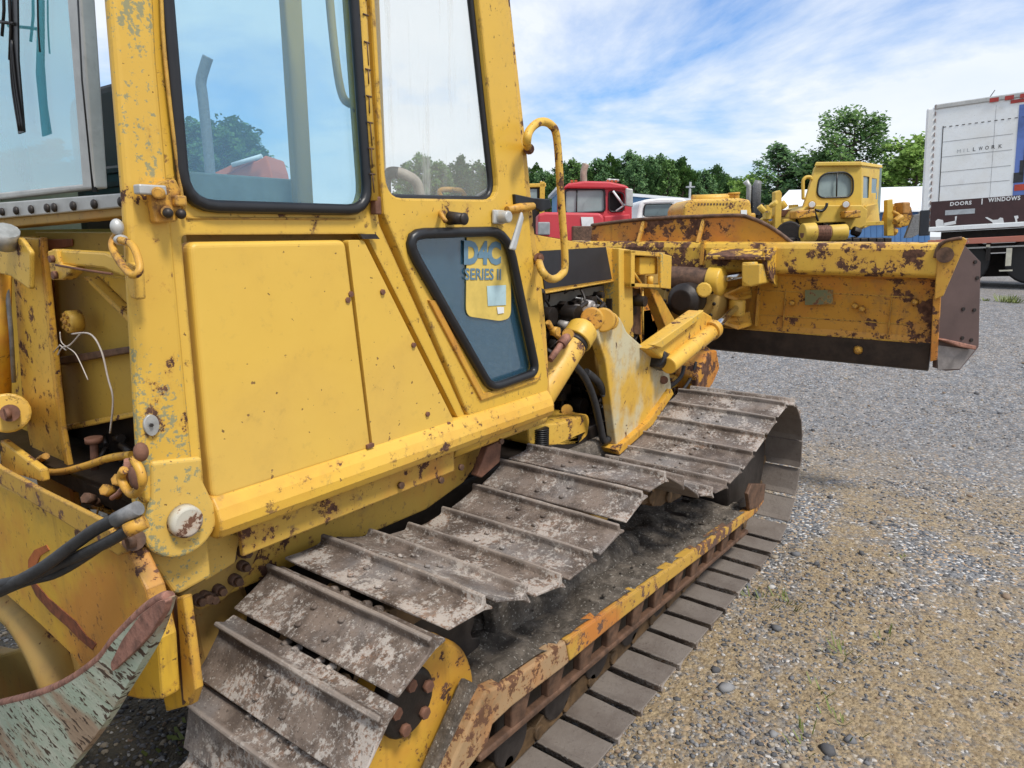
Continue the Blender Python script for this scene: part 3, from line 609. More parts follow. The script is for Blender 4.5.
# rear structure
rear = obj('rear_frame', MB().box((.93, 1.56, .85), (.96, 2.8, 1.72)), 'inner', B)
def rp(name, px, x, d, mat, bev=.004): return obj(name, MB().plate(X_(px, x), [], (d, 0, 0)), mat, rear, bev)
rp('tank_plate', [(10, 236), (38, 238), (45, 300), (50, 350), (58, 427), (70, 490), (76, 530), (40, 500), (27, 430), (22, 400), (15, 300)], .74, .012, 'edgeworn')
rp('tank_edge', [(38, 238), (41, 237), (53, 350), (61, 427), (80, 530), (76, 532), (58, 430), (49, 350)], .732, .015, 'worn', .003)
obj('tank_side', MB().prism([at(2, 236, 'x', .80), at(36, 236, 'x', .80), at(52, 440, 'x', .80), at(2, 460, 'x', .80)], (.01, 0, 0)), 'yellow', rear)
mb = MB().tube([at(0, 262, 'x', .70), at(1, 400, 'x', .70)], .026, 16); obj('lift_tube', mb, 'rearplate', rear)
mb = MB().plate(rnd(X_([(-60, 232), (0, 234), (20, 238), (30, 252), (30, 290), (24, 286), (10, 276), (-60, 262)], .68), .01), [], (.012, 0, 0)); obj('fender_lip', mb, 'yellow', rear, .006)
mb = MB().cyl(at(6, 230, 'x', .66), at(4, 245, 'x', .66), .03, 12); obj('lip_hook', mb, 'silver', rear)
mb = MB().cyl(at(8, 413, 'x', .70), at(8, 413, 'x', .62), .052, 20); obj('pin_boss', mb, 'edgeworn', rear, .006)
mb = MB().cyl(at(10, 413, 'x', .63), at(10, 413, 'x', .605), .022, 16).bolt(at(10, 413, 'x', .605), (-1, 0, 0), .015, .012); obj('boss_pin', mb, 'rust', rear)
mb = MB().tube(X_([(6, 278), (11, 330), (14, 382)], .71), .006, 8); obj('hydraulic_line', mb, 'hosegrey', rear)
rp('recess_panel', [(34, 232), (146, 232), (160, 385), (50, 398)], .84, .01, 'inner')
rp('recess_ledge', [(52, 358), (150, 343), (152, 349), (53, 366)], .80, .05, 'bronze', .003)
rp('recess_panel', [(52, 362), (154, 348), (156, 410), (60, 428)], .83, .01, 'inner')
rp('recess_lip', [(60, 426), (156, 407), (158, 412), (61, 432)], .80, .04, 'edgeworn')
rp('red_patch', [(41, 239), (72, 239), (72, 246), (52, 250), (55, 350), (50, 350)], .835, .004, solid('faded_red_primer', (.42, .13, .05), .6, 0, .4, 12))
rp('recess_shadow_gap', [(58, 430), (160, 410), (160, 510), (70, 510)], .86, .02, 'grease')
mb = MB().cyl(at(105, 262, 'x', .72), at(150, 268, 'x', .72), .001, 4)
mb = MB().prism(X_([(50, 249), (104, 252), (126, 262), (124, 278), (104, 269), (52, 264)], .70), (.03, 0, 0)); obj('catch_arm', mb, 'yellow', rear, .006)
mb = MB().prism(X_([(47, 251), (55, 249), (58, 264), (72, 267), (70, 273), (62, 280), (51, 280)], .69), (.03, 0, 0)); obj('arm_bracket', mb, 'edgeworn', rear, .004)
mb = MB().bolt(at(54, 259, 'x', .69), (-1, 0, 0), .009, .010).bolt(at(57, 275, 'x', .69), (-1, 0, 0), .010, .010).tube(X_([(56, 265), (85, 270), (112, 274)], .685), .003, 6); obj('arm_bolt', mb, 'rust', rear)
mb = MB().prism(X_([(82, 277), (87, 277), (130, 318), (130, 325)], .80), (.03, 0, 0)); obj('brace_strip', mb, 'edgeworn', rear, .003)
mb = MB().prism(X_([(96, 274), (135, 280), (135, 312)], .82), (.02, 0, 0)); obj('corner_gusset', mb, 'yellow', rear, .003)
cpt = at(68, 322, 'x', .765)
mb = MB().tube([cpt + Vector((.03, 0, 0)), cpt, cpt + Vector((-.004, 0, 0))], [.030, .030, .027], 22); cap = obj('round_cap', mb, 'edgeworn', rear)
mb = MB()
for k in range(6): t = k * math.pi / 3 + .3; mb.bolt(cpt + Vector((-.003, .020 * math.cos(t), .020 * math.sin(t))), (-1, 0, 0), .005, .006)
mb.ball(cpt + Vector((-.006, 0, 0)), .007); obj('cap_bolt', mb, 'worn', rear)
mb = MB().tube(smooth(X_([(72, 334), (90, 334), (101, 350), (108, 378), (113, 400), (110, 433)], .70), 6), .0022, 6)
mb.tube(smooth(X_([(80, 334), (70, 345), (62, 348), (58, 355)], .70), 5), .0020, 6).tube(smooth(X_([(60, 332), (62, 343), (74, 352), (80, 362), (88, 380)], .70), 5), .0014, 6).tube(X_([(54, 352), (60, 345), (66, 350)], .70), .0018, 6)
obj('loose_wire', mb, 'wire', rear)
mb = MB().tube(X_([(94, 440), (95, 476)], .76), .010, 10).tube([at(94, 441, 'x', .76) + Vector((0, 0, -.004)), at(94, 441, 'x', .76) + Vector((0, 0, .01))], .022, 16); obj('lever_knob', mb, 'rust', rear)
mb = MB().tube(smooth(X_([(132, 455), (110, 458), (85, 466), (60, 472), (42, 470), (38, 462), (46, 456)], .70), 5), .0095, 10); obj('hydraulic_line', mb, 'worn', rear)
mb = MB()
for i in range(42):
    u, v = random.uniform(98, 135), random.uniform(436, 520); a = at(u, v, 'x', .80 + random.random() * .05)
    mb.tube([a, a + Vector((random.uniform(-.03, .03), random.uniform(-.07, .07), random.uniform(-.04, .04)))], random.uniform(.003, .012), 7)
obj('hydraulic_fittings', mb, 'grease', rear)
mb = MB()
for i in range(30):
    t = i / 29; u = 75 + 60 * random.random(); v = 488 + (u - 75) * .45 + random.uniform(-10, 24); a = at(u, v, 'x', .70 + random.random() * .06)
    mb.tube([a, a + Vector((random.uniform(-.01, .02), random.uniform(-.09, .0), random.uniform(-.04, .01)))], random.uniform(.002, .007), 6)
obj('debris_fittings', mb, 'worn', rear)
for uv, k in (((112, 492), 0), ((93, 500), 1), ((124, 482), 0)):
    q = at(*uv, 'x', .68); mb = MB().cyl(q, q + Vector((-.02, -.01, .015)), .014, 6).cyl(q, q + Vector((.02, .02, -.02)), .010, 10); obj('hydraulic_fitting', mb, 'bronze' if k else 'worn', rear)
mb = MB().tube(smooth(X_([(124, 466), (126, 480), (120, 492), (112, 498)], .64), 4), [.006] * 13, 8).tube(X_([(128, 460), (127, 478)], .62), .008, 8); obj('pink_lever', mb, 'pinkrust', rear)
# hoses to the left
mb = MB().tube(smooth([at(128, 514, 'x', .55), at(98, 528, 'x', .53), at(72, 546, 'x', .51), at(30, 575, 'x', .46), at(-30, 600, 'x', .40), at(-120, 620, 'x', .34)], 6), .0125, 12); obj('hydraulic_hose', mb, 'hose', rear)
mb = MB().tube(smooth([at(132, 528, 'x', .55), at(102, 545, 'x', .53), at(64, 562, 'x', .51), at(20, 580, 'x', .45), at(-30, 588, 'x', .40), at(-120, 596, 'x', .34)], 6), .0115, 12); obj('hydraulic_hose', mb, 'hose', rear)
mb = MB().tube(smooth([at(110, 540, 'x', .55), at(60, 572, 'x', .51), at(20, 584, 'x', .46), at(-40, 612, 'x', .42)], 6), .010, 12); obj('hydraulic_hose', mb, 'hose', rear)
mb = MB().tube([at(116, 520, 'x', .54), at(138, 508, 'x', .56)], [.015, .014], 14); obj('hose_sleeve', mb, 'hosegrey', rear)
mb = MB().tube([at(126, 531, 'x', .54), at(146, 521, 'x', .57)], [.014, .014], 14); obj('hose_fitting', mb, 'worn', rear)
# big rear drawbar plates
rp('drawbar_plate', [(-80, 440), (0, 484), (40, 505), (85, 528), (128, 552), (146, 590), (158, 640), (162, 700), (140, 700), (96, 690), (72, 656), (40, 625), (0, 590), (-80, 575)], .58, .04, 'rearplate', .006)
rp('rust_scar', [(28, 560), (34, 550), (46, 545), (49, 550), (40, 556), (36, 566), (28, 568)], .578, .002, solid('orange_rust', (.46, .13, .03), .8, 0, .4, 30, .4), 0)
rp('rust_scar', [(29, 582), (36, 584), (48, 598), (62, 610), (76, 622), (86, 636), (96, 644), (92, 650), (80, 640), (66, 626), (50, 612), (36, 596)], .578, .002, solid('brown_rust', (.24, .07, .025), .85, 0, .6, 40, .6), 0)
rp('drawbar_flange', [(-80, 408), (0, 468), (40, 490), (100, 520), (128, 552), (118, 556), (60, 520), (0, 484), (-80, 432)], .572, .012, 'beam', .003)
rp('lower_box', [(-60, 640), (0, 655), (50, 640), (78, 690), (60, 712), (0, 745), (-60, 780)], .66, .05, 'dirty', .01)
mb = MB().tube(smooth(X_([(-40, 590), (10, 605), (40, 640), (62, 690)], .64), 5), .05, 12); obj('grease_drum', mb, 'dirty', rear)
rp('corner_panel', [(0, 440), (40, 470), (42, 482), (0, 470)], .62, .02, 'edgeworn')
rp('rear_channel', [(126, 545), (140, 535), (152, 562), (160, 598), (174, 600), (188, 706), (166, 712), (150, 640)], .66, .02, 'rearplate', .004)
rp('rear_channel', [(176, 598), (183, 597), (195, 690), (190, 706), (183, 700)], .64, .02, 'worn', .003)
rp('channel_edge', [(172, 598), (176, 598), (186, 700), (182, 706)], .655, .01, 'bronze', .002)
mb = MB().cyl(at(134, 540, 'x', .61), at(134, 540, 'x', .585), .022, 14).bolt(at(134, 540, 'x', .585), (-1, 0, 0), .015, .015); obj('plate_bolt', mb, 'bronze', rear)
# final drive housing below the post
mb = MB().prism(Y_([(190, 595), (240, 565), (252, 600), (240, 700), (212, 712), (204, 660)], 1.60), (0, .6, 0)); obj('final_drive', mb, 'dirty', B, .02)
mb = MB()
for u, v, r in ((205, 597, .022), (198, 600, .020), (219, 590, .02), (211, 598, .020), (235, 580, .022), (228, 556, .024), (243, 566, .02), (244, 552, .022)):
    q = at(u, v, 'y', YS + .13); mb.cyl(q + Vector((0, .05, 0)), q + Vector((0, -.01, 0)), r * .7, 12).bolt(q + Vector((0, -.01, 0)), (0, -1, 0), r * .5, .014)
obj('case_bolt', mb, 'bronze', B)
obj('case_flange', MB().plate(Y_([(180, 596), (242, 548), (262, 545), (250, 575), (225, 600), (200, 612)], YS + .14), [], (0, .06, 0)), 'dirty', B, .01)
# ================================================================== TRACK
T0, T1 = .92, 1.505
track = bpy.data.objects.new('track', None); COL.objects.link(track); track.empty_display_size = .1; place(track, (2.3, 1.2, .4), B)
rc = Vector((1.105, 0, .458)); RR = .408; fc = Vector((3.66, 0, .44)); FR = .40
path = []
for t in np.linspace(-90, 82, 24): path.append((rc.x - RR * math.cos(R_(t)), rc.z + RR * math.sin(R_(t))))
path += [(1.22, .845), (1.31, .80), (1.46, .762), (1.64, .765), (1.80, .795), (1.96, .858), (2.08, .885), (2.20, .865), (2.36, .78), (2.52, .69), (2.70, .655), (2.88, .655), (3.06, .685), (3.24, .735), (3.44, .79)]
for t in np.linspace(100, -80, 26): path.append((fc.x + FR * math.cos(R_(t)), fc.z + FR * math.sin(R_(t))))
path += [(3.5, .035), (2.8, .035), (1.9, .035), (1.35, .04)]
PP = np.array(path); seg = np.roll(PP, -1, 0) - PP; L = np.hypot(seg[:, 0], seg[:, 1]); cum = np.concatenate([[0], np.cumsum(L)]); TL = cum[-1]
def onpath(s):
    s %= TL; i = int(np.searchsorted(cum, s, 'right') - 1); i = min(i, len(L) - 1); q = (s - cum[i]) / L[i]; return PP[i] + seg[i] * q
NS = int(round(TL / .172)); pit = TL / NS
prof = [(-.080, -.003), (-.081, .007), (-.03, .005), (.026, .008), (.036, .012), (.040, .036), (.050, .036), (.055, .008), (.078, -.010), (.077, -.018), (.045, -.007), (.0, -.005)]
def shoe_mesh(var):
    mb = MB(); n = len(prof); nseg = 8; ys = np.linspace(T0 - 1.225, T1 - 1.225, nseg + 1); rr = random.Random(var)
    vs = []
    for j, y in enumerate(ys):
        for (t, h) in prof:
            dz = 0
            if h > .02: dz = rr.uniform(-.0025, .001)          # worn grouser top
            if t < -.07: dz += rr.uniform(-.002, .002)
            wob = rr.uniform(-.001, .001)
            e = min(1, min(j, nseg - j) / 1.2); vs.append(Vector((t + wob, y, h * (0.92 + .08 * e) + dz)))
    fs = [[j * n + i, j * n + (i + 1) % n, (j + 1) * n + (i + 1) % n, (j + 1) * n + i] for j in range(nseg) for i in range(n)] + [list(range(n))[::-1], [nseg * n + i for i in range(n)]]
    mb.add(vs, fs)
    for y in (-.045, .055):
        for t in (-.045, .008): mb.bolt((t, y + .0, .006), (0, 0, 1), .0095, .009)
    for y in (-.09, -.05, .03, .07):    # link ends showing in the gap between two shoes
        mb.tube([Vector((.086, y, -.024)), Vector((.070, y, -.006))], .010, 8)
    me = mb.mesh('track_shoe', Vector((0, 0, 0)))
    bm = bmesh.new(); bm.from_mesh(me); bmesh.ops.recalc_face_normals(bm, faces=bm.faces[:]); bm.to_mesh(me); bm.free(); me.materials.append(M['shoe']); return me
shoe_me = [shoe_mesh(i) for i in range(5)]
off0 = .06
for k in range(NS):
    s = off0 + k * pit; a = onpath(s - pit * .46); b = onpath(s + pit * .46); c = (a + b) / 2; d = b - a; ang = math.atan2(d[1], d[0])
    o = bpy.data.objects.new('track_shoe', shoe_me[k % 5]); COL.objects.link(o); place(o, (c[0], 1.225, c[1]), track)
    n_ = (-d[1], d[0]); o.rotation_euler = (random.uniform(-.012, .012), -ang + random.uniform(-.02, .02), 0)
    # pivot where the run is slack: tilt shoes a little more
    bv = o.modifiers.new('bevel', 'BEVEL'); bv.width = .0025; bv.segments = 1; bv.limit_method = 'ANGLE'; bv.angle_limit = R_(40)
mb = MB()
for k in range(NS):     # link chain under the shoes
    s = off0 + k * pit; a = onpath(s - pit * .55); b = onpath(s + pit * .55); a = Vector((a[0], 0, a[1])); b = Vector((b[0], 0, b[1])); d = (b - a).normalized(); nn = Vector((d.z, 0, -d.x))
    for y in (1.12, 1.30):
        q = [a + nn * .02 - d * .0, a + nn * .075 + d * .01, a + nn * .095 + d * .04, b + nn * .095 - d * .05, b + nn * .075, b + nn * .02]
        mb.prism([p + Vector((0, y, 0)) for p in q], (0, .035, 0))
    mb.tube([a + nn * .055 + Vector((0, 1.11, 0)), a + nn * .055 + Vector((0, 1.345, 0))], .026, 10)
obj('track_chain', mb, solid('greasy_chain', (.17, .10, .045), .6, .2, .7, 14, .6), track, .003)
# sprocket, idler, carrier roller
def disc(c, y0, y1, r, n=48, mat='yellow', name='sprocket', bev=.006):
    mb = MB(); mb.tube([Vector((c.x, y0, c.z)), Vector((c.x, y1, c.z))], r, n); return obj(name, mb, mat, track, bev)
spc = Vector((1.075, 0, .49))
mb = MB(); teeth = []
for i in range(96): t = 2 * math.pi * i / 96; r = .335 if (i // 2) % 2 else .305; teeth.append(Vector((spc.x + r * math.cos(t), 1.155, spc.z + r * math.sin(t))))
mb.prism(teeth, (0, .10, 0)); spr = obj('sprocket', mb, 'steel', track, .004)
mb = MB().tube([Vector((spc.x, y, spc.z)) for y in (1.25, 1.10, 1.085, 1.085)], [.222, .222, .21, .0], 48); obj('sprocket_disc', mb, 'worn', track, .004)
hubc = at(407, 702, 'y', 1.06)
mb = MB().tube([Vector((hubc.x, y, hubc.z)) for y in (1.10, 1.055, 1.045)], [.085, .085, .07], 28); obj('hub_cover', mb, 'grease', track, .004)
mb = MB()
for k in range(5): t = k * 2 * math.pi / 5 + .4; mb.bolt((hubc.x + .056 * math.cos(t), 1.05, hubc.z + .056 * math.sin(t)), (0, -1, 0), .015, .018)
obj('hub_bolt', mb, 'rust', track)
mb = MB().tube([Vector((spc.x + .09, y, spc.z - .11)) for y in (1.08, 1.06)], [.03, .02], 12); obj('drain_plug', mb, 'bronze', track)
mb = MB().tube([Vector((fc.x, 1.1, fc.z)), Vector((fc.x, 1.36, fc.z))], .30, 40); obj('idler', mb, 'steel', track, .01)
mb = MB().tube([Vector((2.06, 1.12, .74)), Vector((2.06, 1.34, .74))], .07, 20); obj('carrier_roller', mb, 'dirty', track, .01)
mb = MB().box((2.02, 1.2, .45), (2.10, 1.4, .70)); obj('roller_bracket', mb, 'mud', track, .01)
# track frame beam with lower guard
yb = 1.0
M['beamrust'] = paint('rusted_frame_paint', (.36, .235, .12), .495, 26, .8, orange=.7, grime=1., drip=.6, chipcol=(.12, .055, .025), seed=45)
obj('track_frame', MB().plate(Y_([(765, 500), (677, 563), (612, 608), (566, 641), (570, 662), (612, 627), (662, 587), (712, 549), (757, 513)], yb), [], (0, .045, 0)), 'beam', track, .007)
obj('track_frame', MB().plate(Y_([(566, 641), (542, 659), (512, 680), (486, 692), (479, 706), (440, 790), (452, 794), (470, 768), (489, 742), (493, 725), (512, 707), (562, 669), (570, 662)], yb), [], (0, .045, 0)), 'beamrust', track, .007)
ck = Y_([(486, 690), (479, 706), (440, 790), (425, 790), (462, 706), (472, 682)], yb + .03)
obj('frame_end', MB().plate(ck, [], (0, .04, 0)), 'mud', track, .008)
obj('end_cap', MB().plate(Y_([(748, 494), (752, 484), (766, 484), (764, 500), (757, 508), (750, 510)], yb - .004), [], (0, .02, 0)), 'bronze', track, .004)
# rear cheek of the frame, seen dark beside the chain
mb = MB().prism([Vector((1.40, 1.09, .22)), Vector((3.62, 1.09, .12)), Vector((3.62, 1.09, .30)), Vector((1.40, 1.09, .42))], (0, .3, 0)); obj('roller_frame', mb, 'grease', track, .01)
mb = MB()
for x in np.arange(1.5, 3.5, .27): mb.tube([Vector((x, 1.11, .165)), Vector((x, 1.32, .165))], .085, 20)
obj('track_roller', mb, 'steel', track, .006)
mb = MB()
zbeam = lambda x: .430 - .074 * (x - 1.35)
zgrd = lambda x: .308 - .068 * (x - 1.39)
for x0 in np.arange(1.38, 3.45, .19):
    mb.prism([Vector((x0, 1.02, zbeam(x0) + .01)), Vector((x0 + .11, 1.02, zbeam(x0 + .11) + .01)), Vector((x0 + .075, 1.03, zgrd(x0 + .07))), Vector((x0 + .01, 1.03, zgrd(x0)))], (0, .03, 0))
mb.prism([Vector((1.24, 1.025, zgrd(1.24) - .012)), Vector((3.5, 1.025, zgrd(3.5) - .012)), Vector((3.5, 1.025, zgrd(3.5) + .010)), Vector((1.24, 1.025, zgrd(1.24) + .010))], (0, .03, 0))
obj('roller_guard', mb, 'bronze', track, .006)
mb = MB()     # packed mud on the frame deck, uneven
nx, ny = 70, 18
for j in range(ny):
    for i in range(nx):
        x = 1.22 + (3.5 - 1.22) * i / (nx - 1); y = 1.012 + .50 * j / (ny - 1)
        z = .533 - (x - 1.23) * .099 + .028 * noise.noise(Vector((x * 4, y * 4, 0))) + .03 * noise.noise(Vector((x * 13, y * 13, 3))) + .10 * max(0, (y - 1.2) / .3) * max(0, 1 - abs(x - 1.8) / .9)
        if x < 1.32: z -= (1.32 - x) * .5
        if y < 1.03: z = min(z, .530 - (x - 1.23) * .099 + .004)
        mb.v.append(Vector((x, y, z)))
mb.f = [[j * nx + i, j * nx + i + 1, (j + 1) * nx + i + 1, (j + 1) * nx + i] for j in range(ny - 1) for i in range(nx - 1)]; mb.smooth = [True] * len(mb.f)
obj('packed_mud', mb, 'mud', track, fix=False)
mb = MB()
for i in range(110):
    x = random.uniform(1.5, 3.4); y = random.uniform(1.03, 1.5); z = .54 - (x - 1.23) * .099 + random.uniform(-.01, .02) + .10 * max(0, (y - 1.2) / .3) * max(0, 1 - abs(x - 1.8) / .9)
    r = random.uniform(.004, .013); mb.ball((x, y, z), r, (1, random.uniform(.5, 1), random.uniform(.3, .7)), 3)
obj('mud_clods', mb, 'mud', track, kind='stuff')
obj('mud_slope', MB().plate(Y_([(488, 600), (560, 596), (610, 600), (560, 645), (500, 668), (494, 650), (496, 625)], 1.16), [], (.0, .05, 0)), 'mud', track, .01)
# frame bulge (recoil housing) beneath the slack track
mb = MB().tube([Vector((x, 1.26, .47 - (x - 1.5) * .08)) for x in (1.45, 1.6, 2.4, 2.55)], [.06, .10, .10, .06], 18); obj('recoil_housing', mb, 'mud', track)
# ================================================================== HOOD AND ENGINE
HY = 1.76
hp_ = Y_([(520, 231), (545, 236), (620, 248.5), (637, 252)], HY)
mb = MB().plate(Y_([(520, 231), (545, 236), (619, 248.5), (619, 280), (545, 293), (520, 296)], HY), [], (0, .02, 0)); hood = obj('hood', mb, 'edgeworn', B, .006)
topq = Y_([(520, 231), (545, 236), (637, 252)], HY)
mb = MB().add([topq[0], topq[1], topq[2], topq[2] + Vector((0, .8, 0)), topq[1] + Vector((0, .8, .03)), topq[0] + Vector((0, .8, .03))], [[0, 1, 4, 5], [1, 2, 3, 4]]); obj('hood_top', mb, 'yellow', hood)
mb = MB().plate(Y_([(540, 251), (606, 247), (612, 279), (545, 289)], HY - .006), [], (0, .004, 0)); obj('hood_stripe', mb, 'decal', hood)
mb = MB().tube(Y_([(520, 297), (545, 293), (585, 286), (619, 280)], HY - .003), .005, 6); obj('hood_lip', mb, 'edgeworn', hood)
# muffler-like underside of hood, coloured dark grey-brown
mb = MB().prism(Y_([(540, 296), (618, 283), (612, 290), (580, 298), (545, 308)], HY + .05), (0, .3, 0)); obj('hood_liner', mb, solid('dark_liner', (.16, .14, .11), .7, 0, .4, 6), hood)
gp = Y_([(619, 248), (632, 250), (634, 338), (620, 332)], HY - .04); obj('grille_post', MB().plate(gp, [], (0, .8, 0)), 'lichen', B, .006)
# light guard box
gx = Y_([(631, 251), (668, 254), (672, 257), (672, 288), (631, 285)], HY - .08)
lg = obj('light_guard', MB().plate(Y_([(661, 253), (672, 256), (671, 289), (661, 288)], HY - .09), [], (0, .02, 0)), 'lichen', B, .004)
mb = MB().plate(Y_([(631, 250), (664, 253), (664, 257), (631, 255)], HY - .08), [], (0, .14, 0)); mb.plate(Y_([(631, 283), (664, 285), (664, 288), (631, 287)], HY - .08), [], (0, .14, 0)).plate(Y_([(631, 251), (635, 251), (635, 287), (631, 287)], HY - .08), [], (0, .14, 0))
obj('guard_frame', mb, 'edgeworn', lg, .003)
mb = MB().box(tuple(Y_([(635, 286)], HY + .04)[0]), tuple(Y_([(662, 252)], HY + .06)[0])); obj('guard_back', mb, 'dirty', lg)
mb = MB().plate(rnd(Y_([(640, 257), (658, 257), (658, 274), (640, 275)], HY - .05), .01), [], (0, .08, 0)); obj('head_lamp', mb, 'yellow', lg, .01)
mb = MB().tube(Y_([(650, 276), (650, 284)], HY - .04), .02, 8).tube(Y_([(632, 270), (642, 285)], HY - .06), .007, 6); obj('lamp_bracket', mb, 'edgeworn', lg)
mb = MB().tube(Y_([(642.5, 287), (643, 342)], HY - .06), .006, 6); obj('guard_rod', mb, 'edgeworn', lg)
# radiator guard panels ahead of the post
mb = MB().plate(Y_([(634, 286), (656, 290), (662, 345), (650, 352), (634, 345)], 1.95), [], (0, .5, 0)); obj('radiator_guard', mb, 'blade', B, .006)
mb = MB().plate(Y_([(633, 288), (641, 289), (641, 335), (634, 334)], 1.80), [], (0, .03, 0)); obj('radiator_guard', mb, 'bronze', B, .004)
mb = MB().prism(Y_([(650, 288), (658, 290), (678, 325), (682, 338), (670, 338), (662, 318)], 1.70), (0, .06, 0)); obj('guard_brace', mb, 'worn', B, .006)
# engine block and its clutter
mb = MB().box((2.05, 1.86, .55), (3.5, 2.5, 1.52)); eng = obj('engine', mb, 'grease', B, .02)
mb = MB()
rr = random.Random(3)
for i in range(150):
    u = rr.uniform(538, 634); v = rr.uniform(292, 425); p = at(u, v, 'y', rr.uniform(1.74, 1.86)); k = rr.random()
    if k < .45: d = Vector((rr.uniform(-1, 1), rr.uniform(-.3, .3), rr.uniform(-1, 1))).normalized() * rr.uniform(.05, .22); mb.tube(smooth([p, p + d * .5 + Vector((0, -.03, .03)), p + d], 4), rr.uniform(.004, .016), 7)
    elif k < .75: r = rr.uniform(.015, .05); mb.cyl(p, p + Vector((0, -rr.uniform(.02, .08), 0)), r, 12)
    else: s_x = rr.uniform(.02, .09); mb.box(tuple(p), tuple(p + Vector((s_x, rr.uniform(.03, .08), rr.uniform(.02, .09)))), Matrix.Rotation(rr.uniform(-.6, .6), 3, 'Y'))
obj('engine_fittings', mb, 'grease', eng, .002)
mb = MB()
for u, v, r in ((576, 313, .045), (584, 306, .035), (570, 320, .03), (560, 325, .025)): p = at(u, v, 'y', 1.74); mb.cyl(p, p + Vector((0, -.05, 0)), r, 14, r * .8).bolt(p + Vector((0, -.05, 0)), (0, -1, 0), r * .4, .015)
obj('alternator', mb, solid('cast_aluminium', (.45, .42, .40), .5, .3, .5, 20, .5), eng)
mb = MB()
for i in range(5): p = at(588 + i * 5, 302 + i * 2, 'y', 1.76); mb.tube(smooth([p + Vector((-.12, 0, .03)), p, p + Vector((.05, .01, -.10))], 4), .004, 6)
obj('fuel_line', mb, 'alu', eng)
mb = MB()
for u, v, u2, v2, r in ((601, 291, 601, 312, .012), (610, 294, 611, 330, .010), (614, 306, 614, 330, .008)): mb.tube([at(u, v, 'y', 1.80), at(u2, v2, 'y', 1.80)], r, 8)
mb.cyl(at(567, 410, 'y', 1.72), at(567, 410, 'y', 1.68), .028, 14).box(tuple(at(554, 422, 'y', 1.70)), tuple(at(559, 416, 'y', 1.68))); obj('engine_yellow_part', mb, 'worn', eng)
# lower yellow box beside the engine with a rounded front
mb = MB().prism(rnd(Y_([(528, 424), (560, 423), (588, 414), (590, 420), (588, 436), (576, 447), (530, 445)], 1.60), .02), (0, .2, 0)); obj('belly_box', mb, 'edgeworn', B, .02)
mb = MB().box((2.05, 1.56, .62), (3.35, 1.9, .74)); obj('belly_ledge', mb, 'mud', B, .02)
mb = MB().tube(smooth(Y_([(572, 362), (585, 378), (594, 400), (600, 425), (604, 441), (611, 436)], 1.54), 6), .017, 12); obj('hydraulic_hose', mb, 'hose', B)
mb = MB().tube(smooth(Y_([(586, 372), (598, 382), (606, 398), (610, 414), (611, 434)], 1.54), 6), .018, 12); obj('hydraulic_hose', mb, 'hose', B)
mb = MB().tube(smooth(Y_([(604, 392), (608, 402), (609.5, 414)], 1.54), 4), .021, 12).tube(Y_([(609.5, 417), (610.5, 426)], 1.535), .018, 12); obj('hose_sleeve', mb, 'hosegrey', B)
mb = MB().prism(Y_([(594, 340), (611, 340), (616, 400), (606, 396), (596, 376)], 1.66), (0, .12, 0)); obj('frame_upright', mb, 'dirty', B, .006)
mb = MB()
for i in range(12): mb.tube([at(540, 428 - 0, 'y', 1.6) + Vector((0, 0, -.009 * i)), at(540, 428, 'y', 1.6) + Vector((0, 0, -.009 * i - .005))], .04, 16)
obj('bellows', mb, 'black', B)
# ================================================================== C FRAME, CYLINDERS
cy = 1.50
tr = rnd(Y_([(596, 332), (601, 316), (612, 312), (621, 318), (627, 332), (669, 370), (672, 389), (650, 421), (617, 450), (613, 417), (606, 362)], cy), .03, rr=[.02, .04, .04, .03, .02, .03, .03, .02, .01, .02, .02])
def frameplate():
    s = NT('c_frame_paint'); v = s.tc
    base = s.mix(s.step(s.noise(2.5, 4, .6), .3, .7), (.66, .40, .05), (.58, .34, .05))
    pale = s.step(s.noise(1.8, 6, .62, s.mapv((1.3, 1, .8), (1.3, 0, .9))), .38, .52); c = s.mix(s.math('MULTIPLY', pale, .8), base, (.50, .50, .38))
    c = s.mix(s.math('MULTIPLY', s.step(s.noise(22, 6, .7), .5, .66), .4), c, (.32, .16, .05)); c = s.mix(s.step(s.noise(14, 8, .7), .63, .65), c, (.10, .05, .03))
    s.bump(s.noise(25, 5), .3, .004); return s.fin(c, .5)
M['cframe'] = frameplate()
cf = obj('lift_frame', MB().plate(tr, [], (0, .05, 0)), 'cframe', B, .008, seg=3)
mb = MB().prism(Y_([(617, 450), (650, 421), (672, 389), (674, 394), (653, 425), (620, 455)], cy - .03), (0, .09, 0)); obj('frame_edge', mb, 'worn', cf, .004)
p0 = at(595, 321, 'y', cy + .03)
mb = MB().cyl(at(592, 319, 'y', cy + .25), at(592, 319, 'y', cy + .02), .052, 24); obj('trunnion', mb, 'worn', cf, .008)
mb = MB().cyl(at(603, 320, 'y', cy + .10), at(603, 320, 'y', cy - .012), .055, 24).cyl(at(610, 321, 'y', cy + .0), at(610, 321, 'y', cy - .022), .04, 20); obj('trunnion', mb, 'worn', cf, .008)
mb = MB()
for t in range(5): mb.bolt(at(611, 321, 'y', cy - .022) + Vector((.026 * math.cos(t * 1.256), 0, .026 * math.sin(t * 1.256))), (0, -1, 0), .006, .008)
mb.cyl(at(664, 380, 'y', cy - .0), at(664, 380, 'y', cy - .018), .022, 12); obj('frame_bolt', mb, 'rust', cf)
